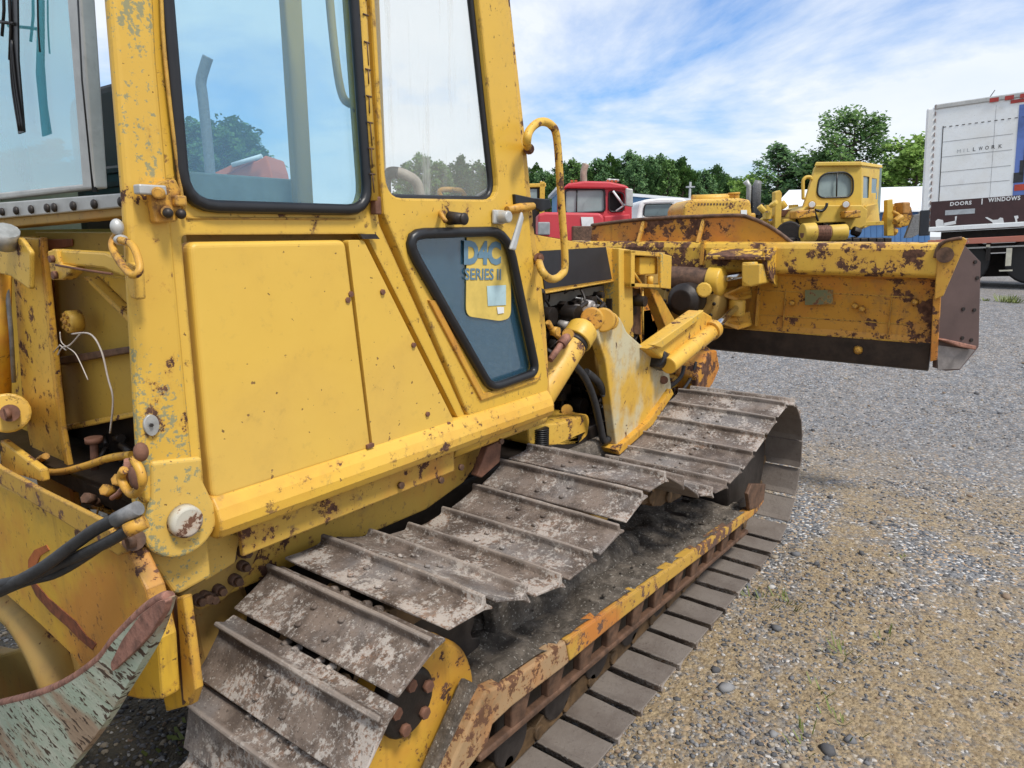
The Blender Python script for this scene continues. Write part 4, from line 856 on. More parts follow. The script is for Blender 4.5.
# lift cylinder
cl = smooth([at(540, 398, 'y', 1.53), at(560, 364, 'y', 1.53), at(581, 333, 'y', 1.53)], 2)
mb = MB().tube([cl[0], cl[-1]], .058, 28); lc = obj('lift_cylinder', mb, 'edgeworn', B, .006)
d = (cl[-1] - cl[0]).normalized()
mb = MB().tube([cl[-1] - d * .055, cl[-1] + d * .02, cl[-1] + d * .045], [.068, .068, .045], 28); obj('cylinder_head', mb, 'yellow', lc, .006)
mb = MB().tube([cl[-1] - d * .08, cl[-1] - d * .055], .0585, 28); obj('cylinder_band', mb, 'grease', lc)
mb = MB().tube([at(550, 360, 'y', 1.47), at(565, 339, 'y', 1.47)], .013, 10).tube([at(561, 345, 'y', 1.47), at(570, 333, 'y', 1.47)], .021, 12); obj('cylinder_line', mb, 'pinkrust', lc)
mb = MB().cyl(at(568, 334, 'y', 1.5), at(568, 334, 'y', 1.46), .024, 12).bolt(at(552, 331, 'y', 1.5), (0, -1, 0), .02, .03).tube(smooth(Y_([(548, 322), (553, 331), (560, 338)], 1.5), 3), .012, 8); obj('cylinder_fitting', mb, 'worn', lc)
# angle cylinder to the blade
ya = 1.42
mb = MB().plate(Y_([(650, 349), (655, 347), (704, 311), (712, 316), (714, 324), (666, 362)], ya + .02), [], (0, .10, 0)); ac = obj('angle_cylinder', mb, 'edgeworn', B, .012)
mb = MB().tube(Y_([(668, 366), (711, 332)], ya), .044, 24); obj('cylinder_tube', mb, 'edgeworn', ac, .006)
mb = MB().plate(Y_([(652, 345), (660, 341), (704, 310), (700, 319), (662, 348)], ya - .012), [], (0, .03, 0)); obj('cylinder_guard', mb, 'lichen', ac, .004)
e = at(711, 331, 'y', ya); dd = (e - at(668, 366, 'y', ya)).normalized()
mb = MB().tube([e - dd * .01, e + dd * .045, e + dd * .06], [.056, .056, .03], 24); obj('cylinder_head', mb, 'worn', ac, .004)
eye = at(737, 307, 'x', 4.68)
mb = MB().tube([e, eye], .020, 14); obj('cylinder_rod', mb, 'chrome', ac)
mb = MB().cyl(eye + Vector((0, 0, -.06)), eye + Vector((0, 0, .05)), .055, 18); obj('rod_eye', mb, 'edgeworn', ac, .01)
mb = MB().tube([at(655, 357, 'y', ya + .06), at(663, 361, 'y', ya + .06)], .055, 16); obj('cylinder_end', mb, 'black', ac, .01)
mb = MB().tube(smooth(Y_([(648, 378), (665, 388), (680, 378), (684, 366)], ya + .15), 5), .012, 8).tube(smooth(Y_([(655, 395), (672, 400), (690, 380), (696, 362)], ya + .12), 5), .009, 8); obj('hydraulic_hose', mb, 'hose', B)
# push arm end
arm = rnd(Y_([(668, 398), (676, 386), (707, 345), (716, 350), (720, 368), (714, 385), (699, 402), (676, 414), (664, 408)], 1.52), .02)
arm_o = obj('push_arm', MB().plate(Y_([(640, 415), (672, 380), (708, 345), (700, 372), (699, 403), (664, 425)], 1.66), [], (0, .10, 0)), 'bronze', B, .01)
mb = MB().plate(rnd(Y_([(697, 376), (710, 352), (717, 350), (720, 368), (713, 384), (700, 401), (697, 398)], 1.50), .015), [], (0, .14, 0)); obj('arm_end_plate', mb, 'blade', arm_o, .01)
mb = MB().prism(Y_([(668, 392), (697, 376), (712, 350), (706, 345), (676, 378)], 1.62), (0, .25, 0)); obj('arm_top', mb, 'worn', arm_o, .01)
mb = MB()
for i in range(60):
    u = rr.uniform(640, 712); v = 400 - (u - 640) * .72 + rr.uniform(-20, 20); p = at(u, v, 'y', 1.64)
    mb.tube([p, p + Vector((rr.uniform(-.08, .12), rr.uniform(-.03, .1), rr.uniform(-.05, .05)))], rr.uniform(.004, .014), 6)
obj('arm_debris', mb, 'bronze', arm_o)
mb = MB().box((3.55, 1.75, .55), (4.35, 2.4, .85)); obj('c_frame', mb, 'dirty', B, .02)
mb = MB().box((3.9, 1.95, .5), (4.72, 2.3, 1.25)); obj('c_frame', mb, 'grease', B, .02)
# circle / ball joint in the shadow behind the blade
q = at(690, 302, 'x', 4.5)
mb = MB().tube([q + Vector((.2, 0, 0)), q, q + Vector((-.01, 0, 0))], [.20, .20, .17], 32); obj('pivot_ring', mb, 'dirty', B, .01)
q2 = at(683, 300, 'x', 4.35); mb = MB().tube([q2 + Vector((.2, 0, 0)), q2, q2 + Vector((-.04, 0, 0))], [.11, .11, .07], 20)
for i in range(14):
    t = i * .45; mb.bolt(q + Vector((-.012, .175 * math.cos(t), .175 * math.sin(t))), (-1, 0, 0), .014, .015)
obj('pivot_ball', mb, 'grease', B, .006)
# tilt cylinder across the top
a, b = at(664, 278, 'x', 4.55), at(712, 281, 'x', 4.55)
mb = MB().tube([a, b], .085, 24); tc_ = obj('tilt_cylinder', mb, 'bronze', B, .01)
d = (b - a).normalized()
mb = MB().tube([b - d * .02, b + d * .07, b + d * .09], [.10, .10, .05], 24).tube([at(704, 290, 'x', 4.4), at(704, 290, 'x', 4.36)], .05, 12); obj('cylinder_head', mb, 'yellow', tc_, .01)
mb = MB().tube([b, at(752, 273, 'x', 4.6)], .025, 14); obj('cylinder_rod', mb, 'chrome', tc_)
mb = MB().prism(X_([(742, 264), (760, 264), (760, 284), (750, 287), (742, 282)], 4.45), (.2, 0, 0)).cyl(at(750, 262, 'x', 4.5), at(750, 286, 'x', 4.5), .05, 14); obj('clevis', mb, 'lichen', tc_, .008)
# ================================================================== BLADE
BX = 4.78; YR = .43; YL = 3.75
by = lambda u: at(u, 300, 'x', BX).y
z_ = lambda v, u=850: at(u, v, 'x', BX).z
prof_b = [(BX + .10, 1.665), (BX - .03, 1.655), (BX - .045, 1.62), (BX - .045, 1.475), (BX - .02, 1.455), (BX + .04, 1.44), (BX + .065, 1.36), (BX + .085, 1.25), (BX + .09, 1.17), (BX + .085, 1.10), (BX + .06, 1.06), (BX + .06, 1.05), (BX + .13, 1.05), (BX + .13, 1.60)]
def along(prof, y0, y1, n=1):
    mb = MB(); m = len(prof); ys = np.linspace(y0, y1, n + 1)
    mb.add([Vector((x, y, z)) for y in ys for x, z in prof], [[j * m + i, j * m + (i + 1) % m, (j + 1) * m + (i + 1) % m, (j + 1) * m + i] for j in range(n) for i in range(m)] + [list(range(m))[::-1], [n * m + i for i in range(m)]])
    return mb
blade = obj('blade', along(prof_b[4:], YR - .01, YL), 'blade', B, .006)
obj('blade_top_channel', along([prof_b[0], prof_b[1], prof_b[2], prof_b[3], (BX - .01, 1.452), (BX + .10, 1.46)], YR - .01, YL), 'bladetop', blade, .012, seg=3)
obj('cutting_edge', along([(BX + .055, 1.065), (BX + .075, .90), (BX + .10, .885), (BX + .12, .90), (BX + .12, 1.065)], YR - .01, YL), solid('worn_edge_steel', (.055, .036, .026), .6, .2, .6, 9, .5), blade, .006)
# weld seams and ribs on the back
mb = MB()
for z, x in ((1.335, BX + .066), (1.165, BX + .086)): mb.box((x, YR + .12, z - .004), (x + .01, 2.4, z + .004))
mb.box((BX + .05, YR + .06, 1.058), (BX + .06, 2.4, 1.068))
for u in (672 + 110, 890): y = by(u); mb.box((BX + .066, y - .003, 1.06), (BX + .085, y + .003, 1.40))
y = by(756); mb.box((BX + .03, y - .006, 1.09), (BX + .085, y + .006, 1.42)); obj('weld_seam', mb, 'worn', blade, .002)
mb = MB()
for u, v in ((792, 303), (855, 306), (915, 302), (858, 350), (862, 309)): p = at(u, v, 'x', BX + .06); mb.cyl(p, p + Vector((-.025, 0, 0)), .022 if v < 330 else .03, 10, .012)
obj('blade_bolt', mb, 'worn', blade)
mb = MB().plate(X_([(805, 290), (833, 290), (833, 304), (805, 305)], BX + .055), [], (.004, 0, 0)); obj('blade_sticker', mb, paint('worn_sticker', (.16, .17, .08), .55, 30, .6, grime=.5, chipcol=(.55, .33, .06)), blade)
# raised centre guard with curved end
rz = []
for u, v in ((592, 226), (597, 225), (640, 220), (700, 217), (738, 216), (752, 219), (766, 225), (780, 234), (795, 246), (792, 250), (590, 250)): rz.append(at(u, v, 'x', BX + .06))
obj('blade_guard', MB().plate(rz, [], (.02, 0, 0)), 'blade', blade, .003)
mb = MB().tube(smooth([p + Vector((0, 0, .003)) for p in rz[:9]], 3), .014, 8); mb.v = [Vector((p.x * 1, p.y, p.z)) for p in mb.v]; obj('guard_rim', mb, 'bronze', blade)
mb = MB()
for u in (640, 700):
    p = at(u, 219, 'x', BX + .0); mb.prism([Vector((BX + .06, p.y - .012, 1.82)), Vector((BX + .06, p.y + .012, 1.82)), Vector((BX - .03, p.y + .012, 1.655)), Vector((BX - .03, p.y - .012, 1.655))], (.03, 0, 0))
mb.box((BX - .06, by(702) - .012, 1.50), (BX, by(702) + .012, 1.67)); obj('guard_rib', mb, 'worn', blade, .003)
# top bracket over the tilt rod
tb = [at(702, 259, 'x', 4.62), at(720, 248, 'x', BX - .05), at(775, 244, 'x', BX - .05), at(774, 262, 'x', 4.62), at(740, 263, 'x', 4.6)]
mb = MB().plate([Vector((4.48, by(712), 1.545)), Vector((4.48, by(768), 1.545)), Vector((BX + .02, by(776), 1.60)), Vector((BX + .02, by(706), 1.60))], [], (0, 0, .025)) if False else MB().prism([Vector((4.50, at(706, 260, 'x', 4.5).y, 1.548)), Vector((4.50, at(770, 260, 'x', 4.5).y, 1.548)), Vector((BX, at(778, 250, 'x', BX).y, 1.60)), Vector((BX, at(712, 250, 'x', BX).y, 1.60))], (0, 0, .025))
obj('bracket_plate', mb, 'bladetop', blade, .006)
mb = MB().prism([at(762, 250, 'x', 4.52), at(775, 246, 'x', BX), at(774, 288, 'x', BX + .05), at(768, 280, 'x', 4.6), at(762, 264, 'x', 4.52)], (0, -.025, 0)); obj('bracket_side', mb, 'bladetop', blade, .006)
mb = MB()
for v, du in ((290, 0), (318, 0)):
    a = at(722, v + 3, 'x', 4.62); mb.prism([a, at(750, v - 4, 'x', BX + .05), at(752, v + 8, 'x', BX + .05), at(738, v + 12, 'x', 4.66), at(724, v + 7, 'x', 4.6)], (0, 0, .025))
mb.prism([at(722, 297, 'x', 4.6), at(745, 287, 'x', 4.66), at(750, 290, 'x', BX), at(728, 302, 'x', BX)], (0, 0, .02)); obj('cylinder_lug', mb, 'worn', blade, .006)
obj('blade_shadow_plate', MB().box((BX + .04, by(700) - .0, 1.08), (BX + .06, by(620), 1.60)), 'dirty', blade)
# end plate: yellow ear + brown bolted wing
ear = X_([(944, 242), (963, 238), (967, 243), (938, 288), (933, 262)], BX - .05)
obj('blade_ear', MB().plate(X_([(938, 243), (945, 240), (963, 237), (967, 240), (943, 296), (934, 300)], BX - .055), [], (.03, 0, 0)), 'worn', blade, .005)
mb = MB().tube(smooth(X_([(935, 258), (938, 248), (946, 241), (962, 238)], BX - .06), 4), .010, 8).tube([at(945, 255, 'x', BX - .05), at(945, 255, 'x', BX - .075)], .045, 18); obj('ear_boss', mb, 'bronze', blade)
obj('blade_edge_strip', MB().plate(X_([(933, 296), (941, 292), (937, 360), (930, 362)], BX - .02), [], (.05, 0, 0)), 'blade', blade, .004)
P0 = at(937, 300, 'x', BX - .02); wd = Vector((.34, -.30, 0)).normalized(); wn_ = Vector((0, 0, 1)).cross(wd)
def wing(pts, off=0):
    out = []
    for u, v in pts:
        d = ray(u, v); t = (P0 + wn_ * off - CV).dot(wn_) / d.dot(wn_); out.append(CV + d * t)
    return out
w_ = wing([(966, 243), (980, 261), (978, 345), (972, 352), (960, 360), (936, 352), (936, 366), (937, 300)])
wg = obj('end_plate', MB().plate(wing([(962, 242), (981, 262), (979, 347), (960, 370), (946, 371), (936, 368), (939, 290)]), [], wn_ * -.03 if wn_.x < 0 else wn_ * .03), 'endplate', blade, .004)
sgn = -1 if wn_.x > 0 else 1
mb = MB()
for u, v in ((975, 262), (977, 278), (963, 309), (974, 310), (962, 338), (971, 340)):
    p = wing([(u, v)], sgn * .001)[0]; mb.cyl(p, p + wn_ * sgn * .006, .011, 10)
obj('wing_bolt', mb, 'grease', blade)
mb = MB().plate(wing([(942, 340), (946, 339), (977, 346), (976, 350), (960, 347)], sgn * .05), [], wn_ * -sgn * .05); obj('wing_bar', mb, 'pinkrust', blade, .006)
mb = MB().plate(wing([(937, 345), (975, 350), (960, 369), (938, 370)], sgn * .006), [], wn_ * -sgn * .004); obj('end_bit', mb, solid('scraped_steel', (.33, .30, .29), .45, .4, .5, 9), blade, .002)
# ================================================================== OLD IMPLEMENT BLADE AT LOWER LEFT
ib = smooth(X_([(166, 600), (158, 600), (140, 612), (112, 640), (92, 664), (50, 690), (0, 704), (-60, 716), (-130, 720)], .50), 5)
lo = smooth(X_([(-130, 900), (-60, 900), (40, 800), (92, 740), (124, 690), (150, 646), (163, 612)], .50), 4)
zmin = -.05
ibm = MB().plate([Vector((p.x, p.y, max(p.z, .01))) for p in ib + lo], [], (.018, 0, 0))
imp = bpy.data.objects.new('implement_arm', None); COL.objects.link(imp); place(imp, (.5, 1.9, 0), None)
tag(imp, 'curved pale green implement arm spotted with rust, its rim worn pink, beside the bulldozer rear', 'implement')
obj('arm_web', ibm, 'green', imp, .004)
obj('arm_rim', MB().tube([p + Vector((.009, 0, 0)) for p in ib[2:]], .0105, 10), 'pinkrust', imp)
obj('arm_tip', MB().prism(rnd(X_([(158, 601), (166, 600), (164, 612), (150, 634), (136, 650), (112, 672), (110, 664), (122, 640), (140, 615)], .492), .01), (.012, 0, 0)), 'pinkrust', imp, .005)
mb = MB().prism([Vector((.50, 2.2, .01)), Vector((.52, 2.2, .01)), Vector((.52, 2.2, .45)), Vector((.50, 2.2, .45))], (0, .9, 0)).box((.35, 2.9, 0), (.7, 3.0, .5)); obj('arm_base', mb, 'green', imp, .004)
# ================================================================== BACKGROUND
GL = .62
def gd(u, D): p = dp(u, 236, D); return Vector((p.x, p.y, GL))
def k_(D): return 706.0 / D
def bx(mb, u0, v0, u1, v1, D, dep):      # box seen as that rectangle at distance D, reaching dep metres back
    a = [dp(u0, v1, D), dp(u1, v1, D), dp(u1, v0, D), dp(u0, v0, D)]; return mb.prism(a, Fh * dep)
def pl(mb, pts, D, dep, holes=[]): return mb.plate(D_(pts, D), [D_(h, D) for h in holes], Fh * dep)
def thing(name, u, D, label, cat, group=None): return empty(name, gd(u, D), label, cat, group)
# ---------------- buildings
M['bluewall'] = solid('blue_siding', (.07, .17, .36), .6, 0, .15, 2, .1)
M['lightblue'] = solid('pale_blue_siding', (.16, .34, .58), .6, 0, .15, 2, .1)
M['whiteroof'] = solid('white_metal_roof', (.80, .82, .84), .5, 0, .06, 1, .05)
D = 44
t = thing('metal_building', 830, D, 'long blue building with a white sloping roof behind the yellow cab bulldozer', 'building')
obj('wall', pl(MB(), [(762, 214), (930, 211), (930, 250), (762, 250)], D, 10), 'bluewall', t)
mb = MB().add([dp(768, 212.5, D - .4), dp(990, 209, D - .4), dp(985, 184.5, D + 9), dp(789, 190, D + 9), dp(768, 214, D - .4), dp(990, 210.5, D - .4)], [[0, 1, 2, 3], [4, 5, 1, 0]]); obj('roof', mb, 'whiteroof', t, fix=False)
mb = MB()
for u in range(775, 930, 6): mb.prism([dp(u, 213.2, D - .02), dp(u + .8, 213.2, D - .02), dp(u + .8, 249, D - .02), dp(u, 249, D - .02)], Fh * .03)
obj('wall_rib', mb, 'bluewall', t)
w = obj('window', pl(MB(), [(919, 208), (927, 208), (927, 219), (919, 219)], D - .1, .1), 'white', t); obj('pane', pl(MB(), [(920.5, 209.5), (925.5, 209.5), (925.5, 217.5), (920.5, 217.5)], D - .15, .05), 'glass_dark', w)
D = 60
t = thing('metal_shed', 690, D, 'low pale blue shed with white roof edge behind the white pickup', 'building')
obj('wall', pl(MB(), [(560, 190), (640, 197), (742, 205), (742, 245), (560, 245)], D, 12), 'lightblue', t)
obj('roof', MB().prism(D_([(556, 187), (640, 194), (744, 203), (744, 205), (640, 197), (556, 190)], D - .4), Fh * 13), 'whiteroof', t)
# ---------------- trees
def leafmat(name, a, b, c):
    s = NT(name); g = s.n('ShaderNodeNewGeometry').outputs['Random Per Island']; r = s.n('ShaderNodeValToRGB'); s.l(g, r.inputs[0]); e = r.color_ramp.elements
    e[0].color = (*a, 1); e[1].color = (*c, 1); q = e.new(.5); q.color = (*b, 1); s.b.inputs['Specular IOR Level'].default_value = .25
    m = s.fin(r.outputs[0], .6)
    tl = s.n('ShaderNodeBsdfTranslucent'); s.l(r.outputs[0], tl.inputs[0]); mx = s.n('ShaderNodeMixShader'); mx.inputs[0].default_value = .25; s.l(s.b.outputs[0], mx.inputs[1]); s.l(tl.outputs[0], mx.inputs[2]); s.l(mx.outputs[0], s.out.inputs[0]); return m
M['leafA'] = leafmat('leaf_mid_green', (.05, .11, .03), (.09, .18, .045), (.15, .26, .06))
M['leafB'] = leafmat('leaf_dark_pine', (.05, .11, .045), (.085, .175, .06), (.14, .25, .08))
M['leafC'] = leafmat('leaf_light_green', (.14, .25, .05), (.24, .38, .08), (.33, .47, .12))
M['bark'] = solid('bark', (.12, .085, .06), .9, 0, .4, 3, .6)
def tree_proto(name, h, cw, base, n, leaf, mat, seed, label, round_=1.0):
    r = random.Random(seed); root = bpy.data.objects.new(name, None); COL.objects.link(root); WL[root.name] = Vector((0, 0, 0))
    tb = MB(); top = Vector((r.uniform(-.3, .3), r.uniform(-.3, .3), h * .93)); pts = [Vector((0, 0, -.3)), Vector((r.uniform(-.15, .15), 0, h * .3)), Vector((top.x * .5, top.y * .5, h * .6)), top]
    tb.tube(smooth(pts, 4), [h * .022 * (1 - .93 * i / 12) for i in range(13)], 8)
    cl = []
    nb = 26
    for i in range(nb):
        t = base + (1 - base) * (i + .5) / nb; z = h * t * .97; prof = math.sin(math.pi * min(1, .12 + .85 * ((t - base) / (1 - base)))) ** (.6 * round_)
        L_ = cw * .5 * prof * r.uniform(.65, 1.12); a = i * 2.4 + r.uniform(-.5, .5); o = Vector((0, 0, z * .93)); e = o + Vector((math.cos(a) * L_, math.sin(a) * L_, L_ * .28))
        tb.tube([o, (o + e) / 2 + Vector((0, 0, -.04 * L_)), e], [h * .007, h * .005, h * .002], 5)
        for q in (.45, .72, .98): cl.append((o + (e - o) * q + Vector((r.uniform(-.3, .3), r.uniform(-.3, .3), r.uniform(0, .3))), cw * .14 * r.uniform(.6, 1.15)))
    cl.append((top, cw * .12))
    lb = MB()
    for c, rad in cl:
        for k in range(n):
            d = Vector((r.gauss(0, 1), r.gauss(0, 1), r.gauss(0, .7))); d = d.normalized() * rad * r.random() ** .45; p = c + d
            u = Vector((r.gauss(0, 1), r.gauss(0, 1), r.gauss(0, .5))).normalized(); w_ = u.orthogonal().normalized(); s = leaf * r.uniform(.6, 1.4); w_ = w_ * s * .6; u = u * s
            k0 = len(lb.v); lb.v += [p - u, p + w_, p + u * .9, p - w_]; lb.f.append([k0, k0 + 1, k0 + 2, k0 + 3]); lb.smooth.append(False)
    for nm, m_, ma in (('trunk', tb, 'bark'), ('crown', lb, mat)): obj(nm, m_, ma, root, loc=(0, 0, 0), fix=False)
    tag(root, label, 'tree'); return root
tp = [tree_proto('pine_tree', 14, 6.5, .35, 42, .26, 'leafB', 1, 'x', 1.1), tree_proto('pine_tree', 14, 5.5, .3, 42, .26, 'leafA', 2, 'x', .9), tree_proto('pine_tree', 14, 7.5, .22, 42, .28, 'leafB', 3, 'x', 1.0)]
tg = tree_proto('leafy_tree', 10, 6.0, .12, 60, .2, 'leafC', 4, 'x', .8)
tb_ = tree_proto('leafy_tree', 12, 9.0, .2, 90, .19, 'leafA', 5, 'x', .75)
usedp = set()
TL_ = {0: 'dark green tree', 1: 'mid green tree', 2: 'broad dark tree'}
def put_tree(proto, u, vtop, D, label, group=None, hgt=14., width=1.):
    if proto.name in usedp: o = copy_tree(proto)
    else: o = proto; usedp.add(proto.name)
    p = gd(u, D); H_ = ((236 - vtop) / k_(D) + CAMH - GL); s = H_ / hgt
    o.location = p; o.scale = (s * width, s * width, s); o.rotation_euler = (0, 0, random.uniform(0, 6.28)); tag(o, label, 'tree', group); return o
G_ = 'trees of the wood along the far edge of the yard'
row = [(405, 158), (422, 150), (441, 156), (460, 153), (478, 160), (492, 163), (507, 158), (521, 164), (535, 161), (548, 166), (561, 160), (572, 156), (583, 158), (596, 155), (607, 153), (618, 157), (628, 151), (638, 153), (648, 152), (657, 154), (666, 153), (676, 157), (685, 163), (694, 170), (703, 168), (712, 164), (722, 170), (731, 172), (741, 176)]
for i, (u, v) in enumerate([q for p in row for q in (p, (p[0] + 5, p[1] + 6))]):
    put_tree(tp[i % 3], u, v + 3 + random.uniform(-3, 3), 92 + random.uniform(-6, 8), 'tall green tree standing in the row of the far wood behind the trucks', G_, width=random.uniform(.6, .85))
row2 = [(185, 128), (200, 122), (214, 128), (228, 126), (240, 120), (252, 134), (262, 150), (30, 150), (60, 140)]
for i, (u, v) in enumerate(row2):
    put_tree(tp[(i + 1) % 3], u, v, 60 + random.uniform(-3, 3), 'dark green tree seen through the side cab window', 'trees seen through the cab window', width=1.1)
put_tree(tb_, 845, 114, 62, 'tall dense round green tree rising behind the yellow cab bulldozer', hgt=12.)
put_tree(tb_, 815, 152, 66, 'smaller dark green tree at the left foot of the tallest tree', hgt=12.)
put_tree(tp[0], 775, 144, 64, 'slender open crowned dark tree left of the tallest tree', width=1.1)
put_tree(tp[2], 795, 168, 64, 'short dark tree between the slender tree and the tallest tree', width=1.3)
put_tree(tg, 908, 140, 58, 'light green tree beside the left edge of the white trailer', hgt=10., width=1.15)
put_tree(tg, 893, 158, 62, 'smaller light green tree between the tallest tree and the trailer', hgt=10., width=1.0)
put_tree(tg, 748, 176, 70, 'light green bushy tree behind the twin exhaust stacks', hgt=10., width=1.3)
# trees and a house behind the camera, mirrored in the rear cab glass
for i, (x, y, h) in enumerate(((-24, 9, 11), (-26, 13, 9), (-20, 30, 12), (-30, 22, 13))):
    o = copy_tree(tp[i % 3]); o.location = (x, y, .3); s = h / 14; o.scale = (s, s, s); tag(o, 'green tree mirrored in the rear cab glass', 'tree', 'trees mirrored in the rear cab glass')
hs = empty('house', (-30, 36, .4), 'small grey house with a gabled roof mirrored in the rear cab glass', 'house')
obj('wall', MB().box((-34, 31, .4), (-27, 40, 3.4)), 'greyboard', hs); obj('roof', MB().prism([Vector((-26.5, 30.5, 3.3)), Vector((-34.5, 30.5, 3.3)), Vector((-30.5, 30.5, 6.2))], (0, 10, 0)), 'steel', hs)
# utility pole
D = 70; t = thing('utility_pole', 690, D, 'thin grey utility pole with a crossarm in front of the wood', 'utility pole')
p = dp(690.5, 182, D); obj('pole', MB().tube([Vector((p.x, p.y, GL)), p], .12, 8), 'greyboard', t); obj('crossarm', MB().tube(D_([(686, 187), (695, 187)], D - .1), .08, 6), 'greyboard', t)
# ---------------- red truck
D = 17.0
M['red'] = paint('faded_red_paint', (.55, .045, .06), .70, 6, .45, grime=.25, chipcol=(.25, .12, .1))
t = thing('red_truck', 590, D, 'faded red heavy truck with a flat windshield and roof lights, left of the white pickup', 'truck')
cabr = pl(MB(), [(562, 191), (567, 184), (580, 181.5), (612, 182), (627, 186), (632, 192), (632, 250), (562, 250)], D, 1.9, [[(565.5, 190), (604, 189.5), (604.5, 211), (565.5, 213)], [(609, 191), (624, 193), (624, 211), (609, 212)]])
obj('cab', cabr, 'red', t, .03)
obj('roof', pl(MB(), [(563, 188), (569, 183), (585, 181), (610, 181.5), (625, 185), (629, 189)], D - .10, 1.9), 'red', t, .04)
obj('interior', pl(MB(), [(563, 189), (628, 189), (628, 214), (563, 214)], D + .5, .05), 'black', t)
obj('windshield', pl(MB(), [(565.5, 190), (604, 189.5), (604.5, 211), (565.5, 213)], D + .02, .02), 'glass_far', t)
obj('windshield_seal', MB().tube(rnd(D_([(565, 189.5), (604.5, 189), (605, 211.5), (565, 213.5)], D - .02), .1), .025, 6, closed=True).tube(D_([(577, 190), (576.5, 213)], D - .02), .015, 6), 'black', t)
obj('side_window_frame', MB().tube(rnd(D_([(609, 191), (624, 193), (624, 211), (609, 212)], D - .02), .1), .02, 6, closed=True), 'black', t)
mb = MB()
for u in (572, 576, 608, 612, 616): bx(mb, u - 1.2, 180, u + 1.2, 182.5, D - .08, .15)
obj('marker_light', mb, solid('amber_lens', (.5, .08, .02), .3), t)
obj('air_horn', MB().tube(D_([(609, 180), (619, 180.5)], D), .03, 8).tube(D_([(609, 178.6), (609, 182)], D), .05, 8), 'alu', t)
obj('exhaust_stack', MB().tube(smooth(D_([(584, 186), (583.5, 175), (584, 170), (586, 164)], D + 2.2), 4), .09, 10), solid('pitted_exhaust', (.42, .33, .26), .6, .2, .4, 6), t)
hd = MB(); pl(hd, [(538, 214), (545, 212), (600, 213), (604, 217), (604, 250), (538, 250)], D - 1.5, 1.5); obj('hood', hd, 'red', t, .05)
obj('hood_side', pl(MB(), [(604, 216), (630, 214), (631, 250), (604, 250)], D - .2, .2), 'red', t, .03)
obj('white_notice', pl(MB(), [(581, 217), (593, 217), (594, 226), (582, 226)], D - 1.53, .02), 'white', t)
obj('rusty_bumper', pl(MB(), [(573, 226), (594, 226), (594, 246), (573, 246)], D - 2.1, .4), 'bronze', t, .02)
obj('head_lamp', pl(MB(), [(538, 222), (550, 222), (550, 235), (538, 235)], D - 1.56, .05), 'greyboard', t, .03)
mb = MB(); pl(mb, [(626, 188), (633, 189), (633, 207), (626, 206)], D - .5, .12); obj('mirror', mb, 'alu', t, .02)
obj('mirror_arm', MB().tube(D_([(613, 191), (624, 206)], D - .3), .025, 6).tube(D_([(616, 211), (626, 204)], D - .3), .02, 6), 'white', t)
obj('chassis', MB().prism(D_([(545, 240), (630, 240), (630, 262), (545, 262)], D), Fh * 6), 'grease', t)
wheel_mb = MB()
for u in (551, 618): c = dp(u, 262, D - .6); wheel_mb.tube([c - Rv * .15, c + Rv * .15], .5, 20)
obj('wheel', wheel_mb, 'black', t, .04)
# dark machine left of the red truck
D = 19; t = thing('small_loader', 535, D, 'dark machine with a yellow post at the far left beside the red truck', 'loader')
obj('cab', pl(MB(), [(518, 186), (540, 185), (541, 245), (518, 245)], D, 1.5), 'grease', t, .03); obj('post', pl(MB(), [(540, 181), (545, 182), (544.5, 214), (541, 240), (539, 240)], D - .1, .15), 'yellow', t, .01)
obj('cab_window', pl(MB(), [(523, 189), (537, 189), (537, 205), (523, 205)], D - .03, .03), 'glass_far', t); obj('roof', pl(MB(), [(516, 184), (546, 183), (546, 187), (516, 188)], D - .1, 1.7), 'yellow', t, .02)
bw = MB(); c = dp(530, 262, D - .3); bw.tube([c - Rv * .15, c + Rv * .15], .45, 18); obj('wheel', bw, 'black', t, .03)
# ---------------- white pickup
D = 19.5; t = thing('white_pickup', 662, D, 'white pickup truck cab with a dark window, right of the red truck', 'pickup')
pw = [(636, 222), (639, 204), (643, 200), (652, 198.5), (684, 198), (688, 202), (690, 222)]
obj('cab', pl(MB(), pw, D, 1.7, [rnd_ for rnd_ in [[(645, 205), (672, 204), (673, 215), (644, 216)]]]), 'white', t, .06)
obj('rear_window', pl(MB(), [(645, 205), (672, 204), (673, 215), (644, 216)], D + .02, .02), 'glass_dark', t); obj('window_seal', MB().tube(rnd(D_([(644.5, 204.5), (672.5, 203.5), (673.5, 215.5), (643.5, 216.5)], D - .02), .08), .02, 6, closed=True), 'black', t)
obj('body', pl(MB(), [(625, 219), (692, 218), (692, 246), (625, 246)], D - .3, 2.2), 'white', t, .05)
obj('body_stripe', pl(MB(), [(625, 228), (692, 228), (692, 231), (625, 231)], D - .33, .02), 'greyboard', t)
mb = MB()
for u in (638, 682): c = dp(u, 252, D - .25); mb.tube([c, c + Fh * .25], .36, 18)
obj('wheel', mb, 'black', t, .03)
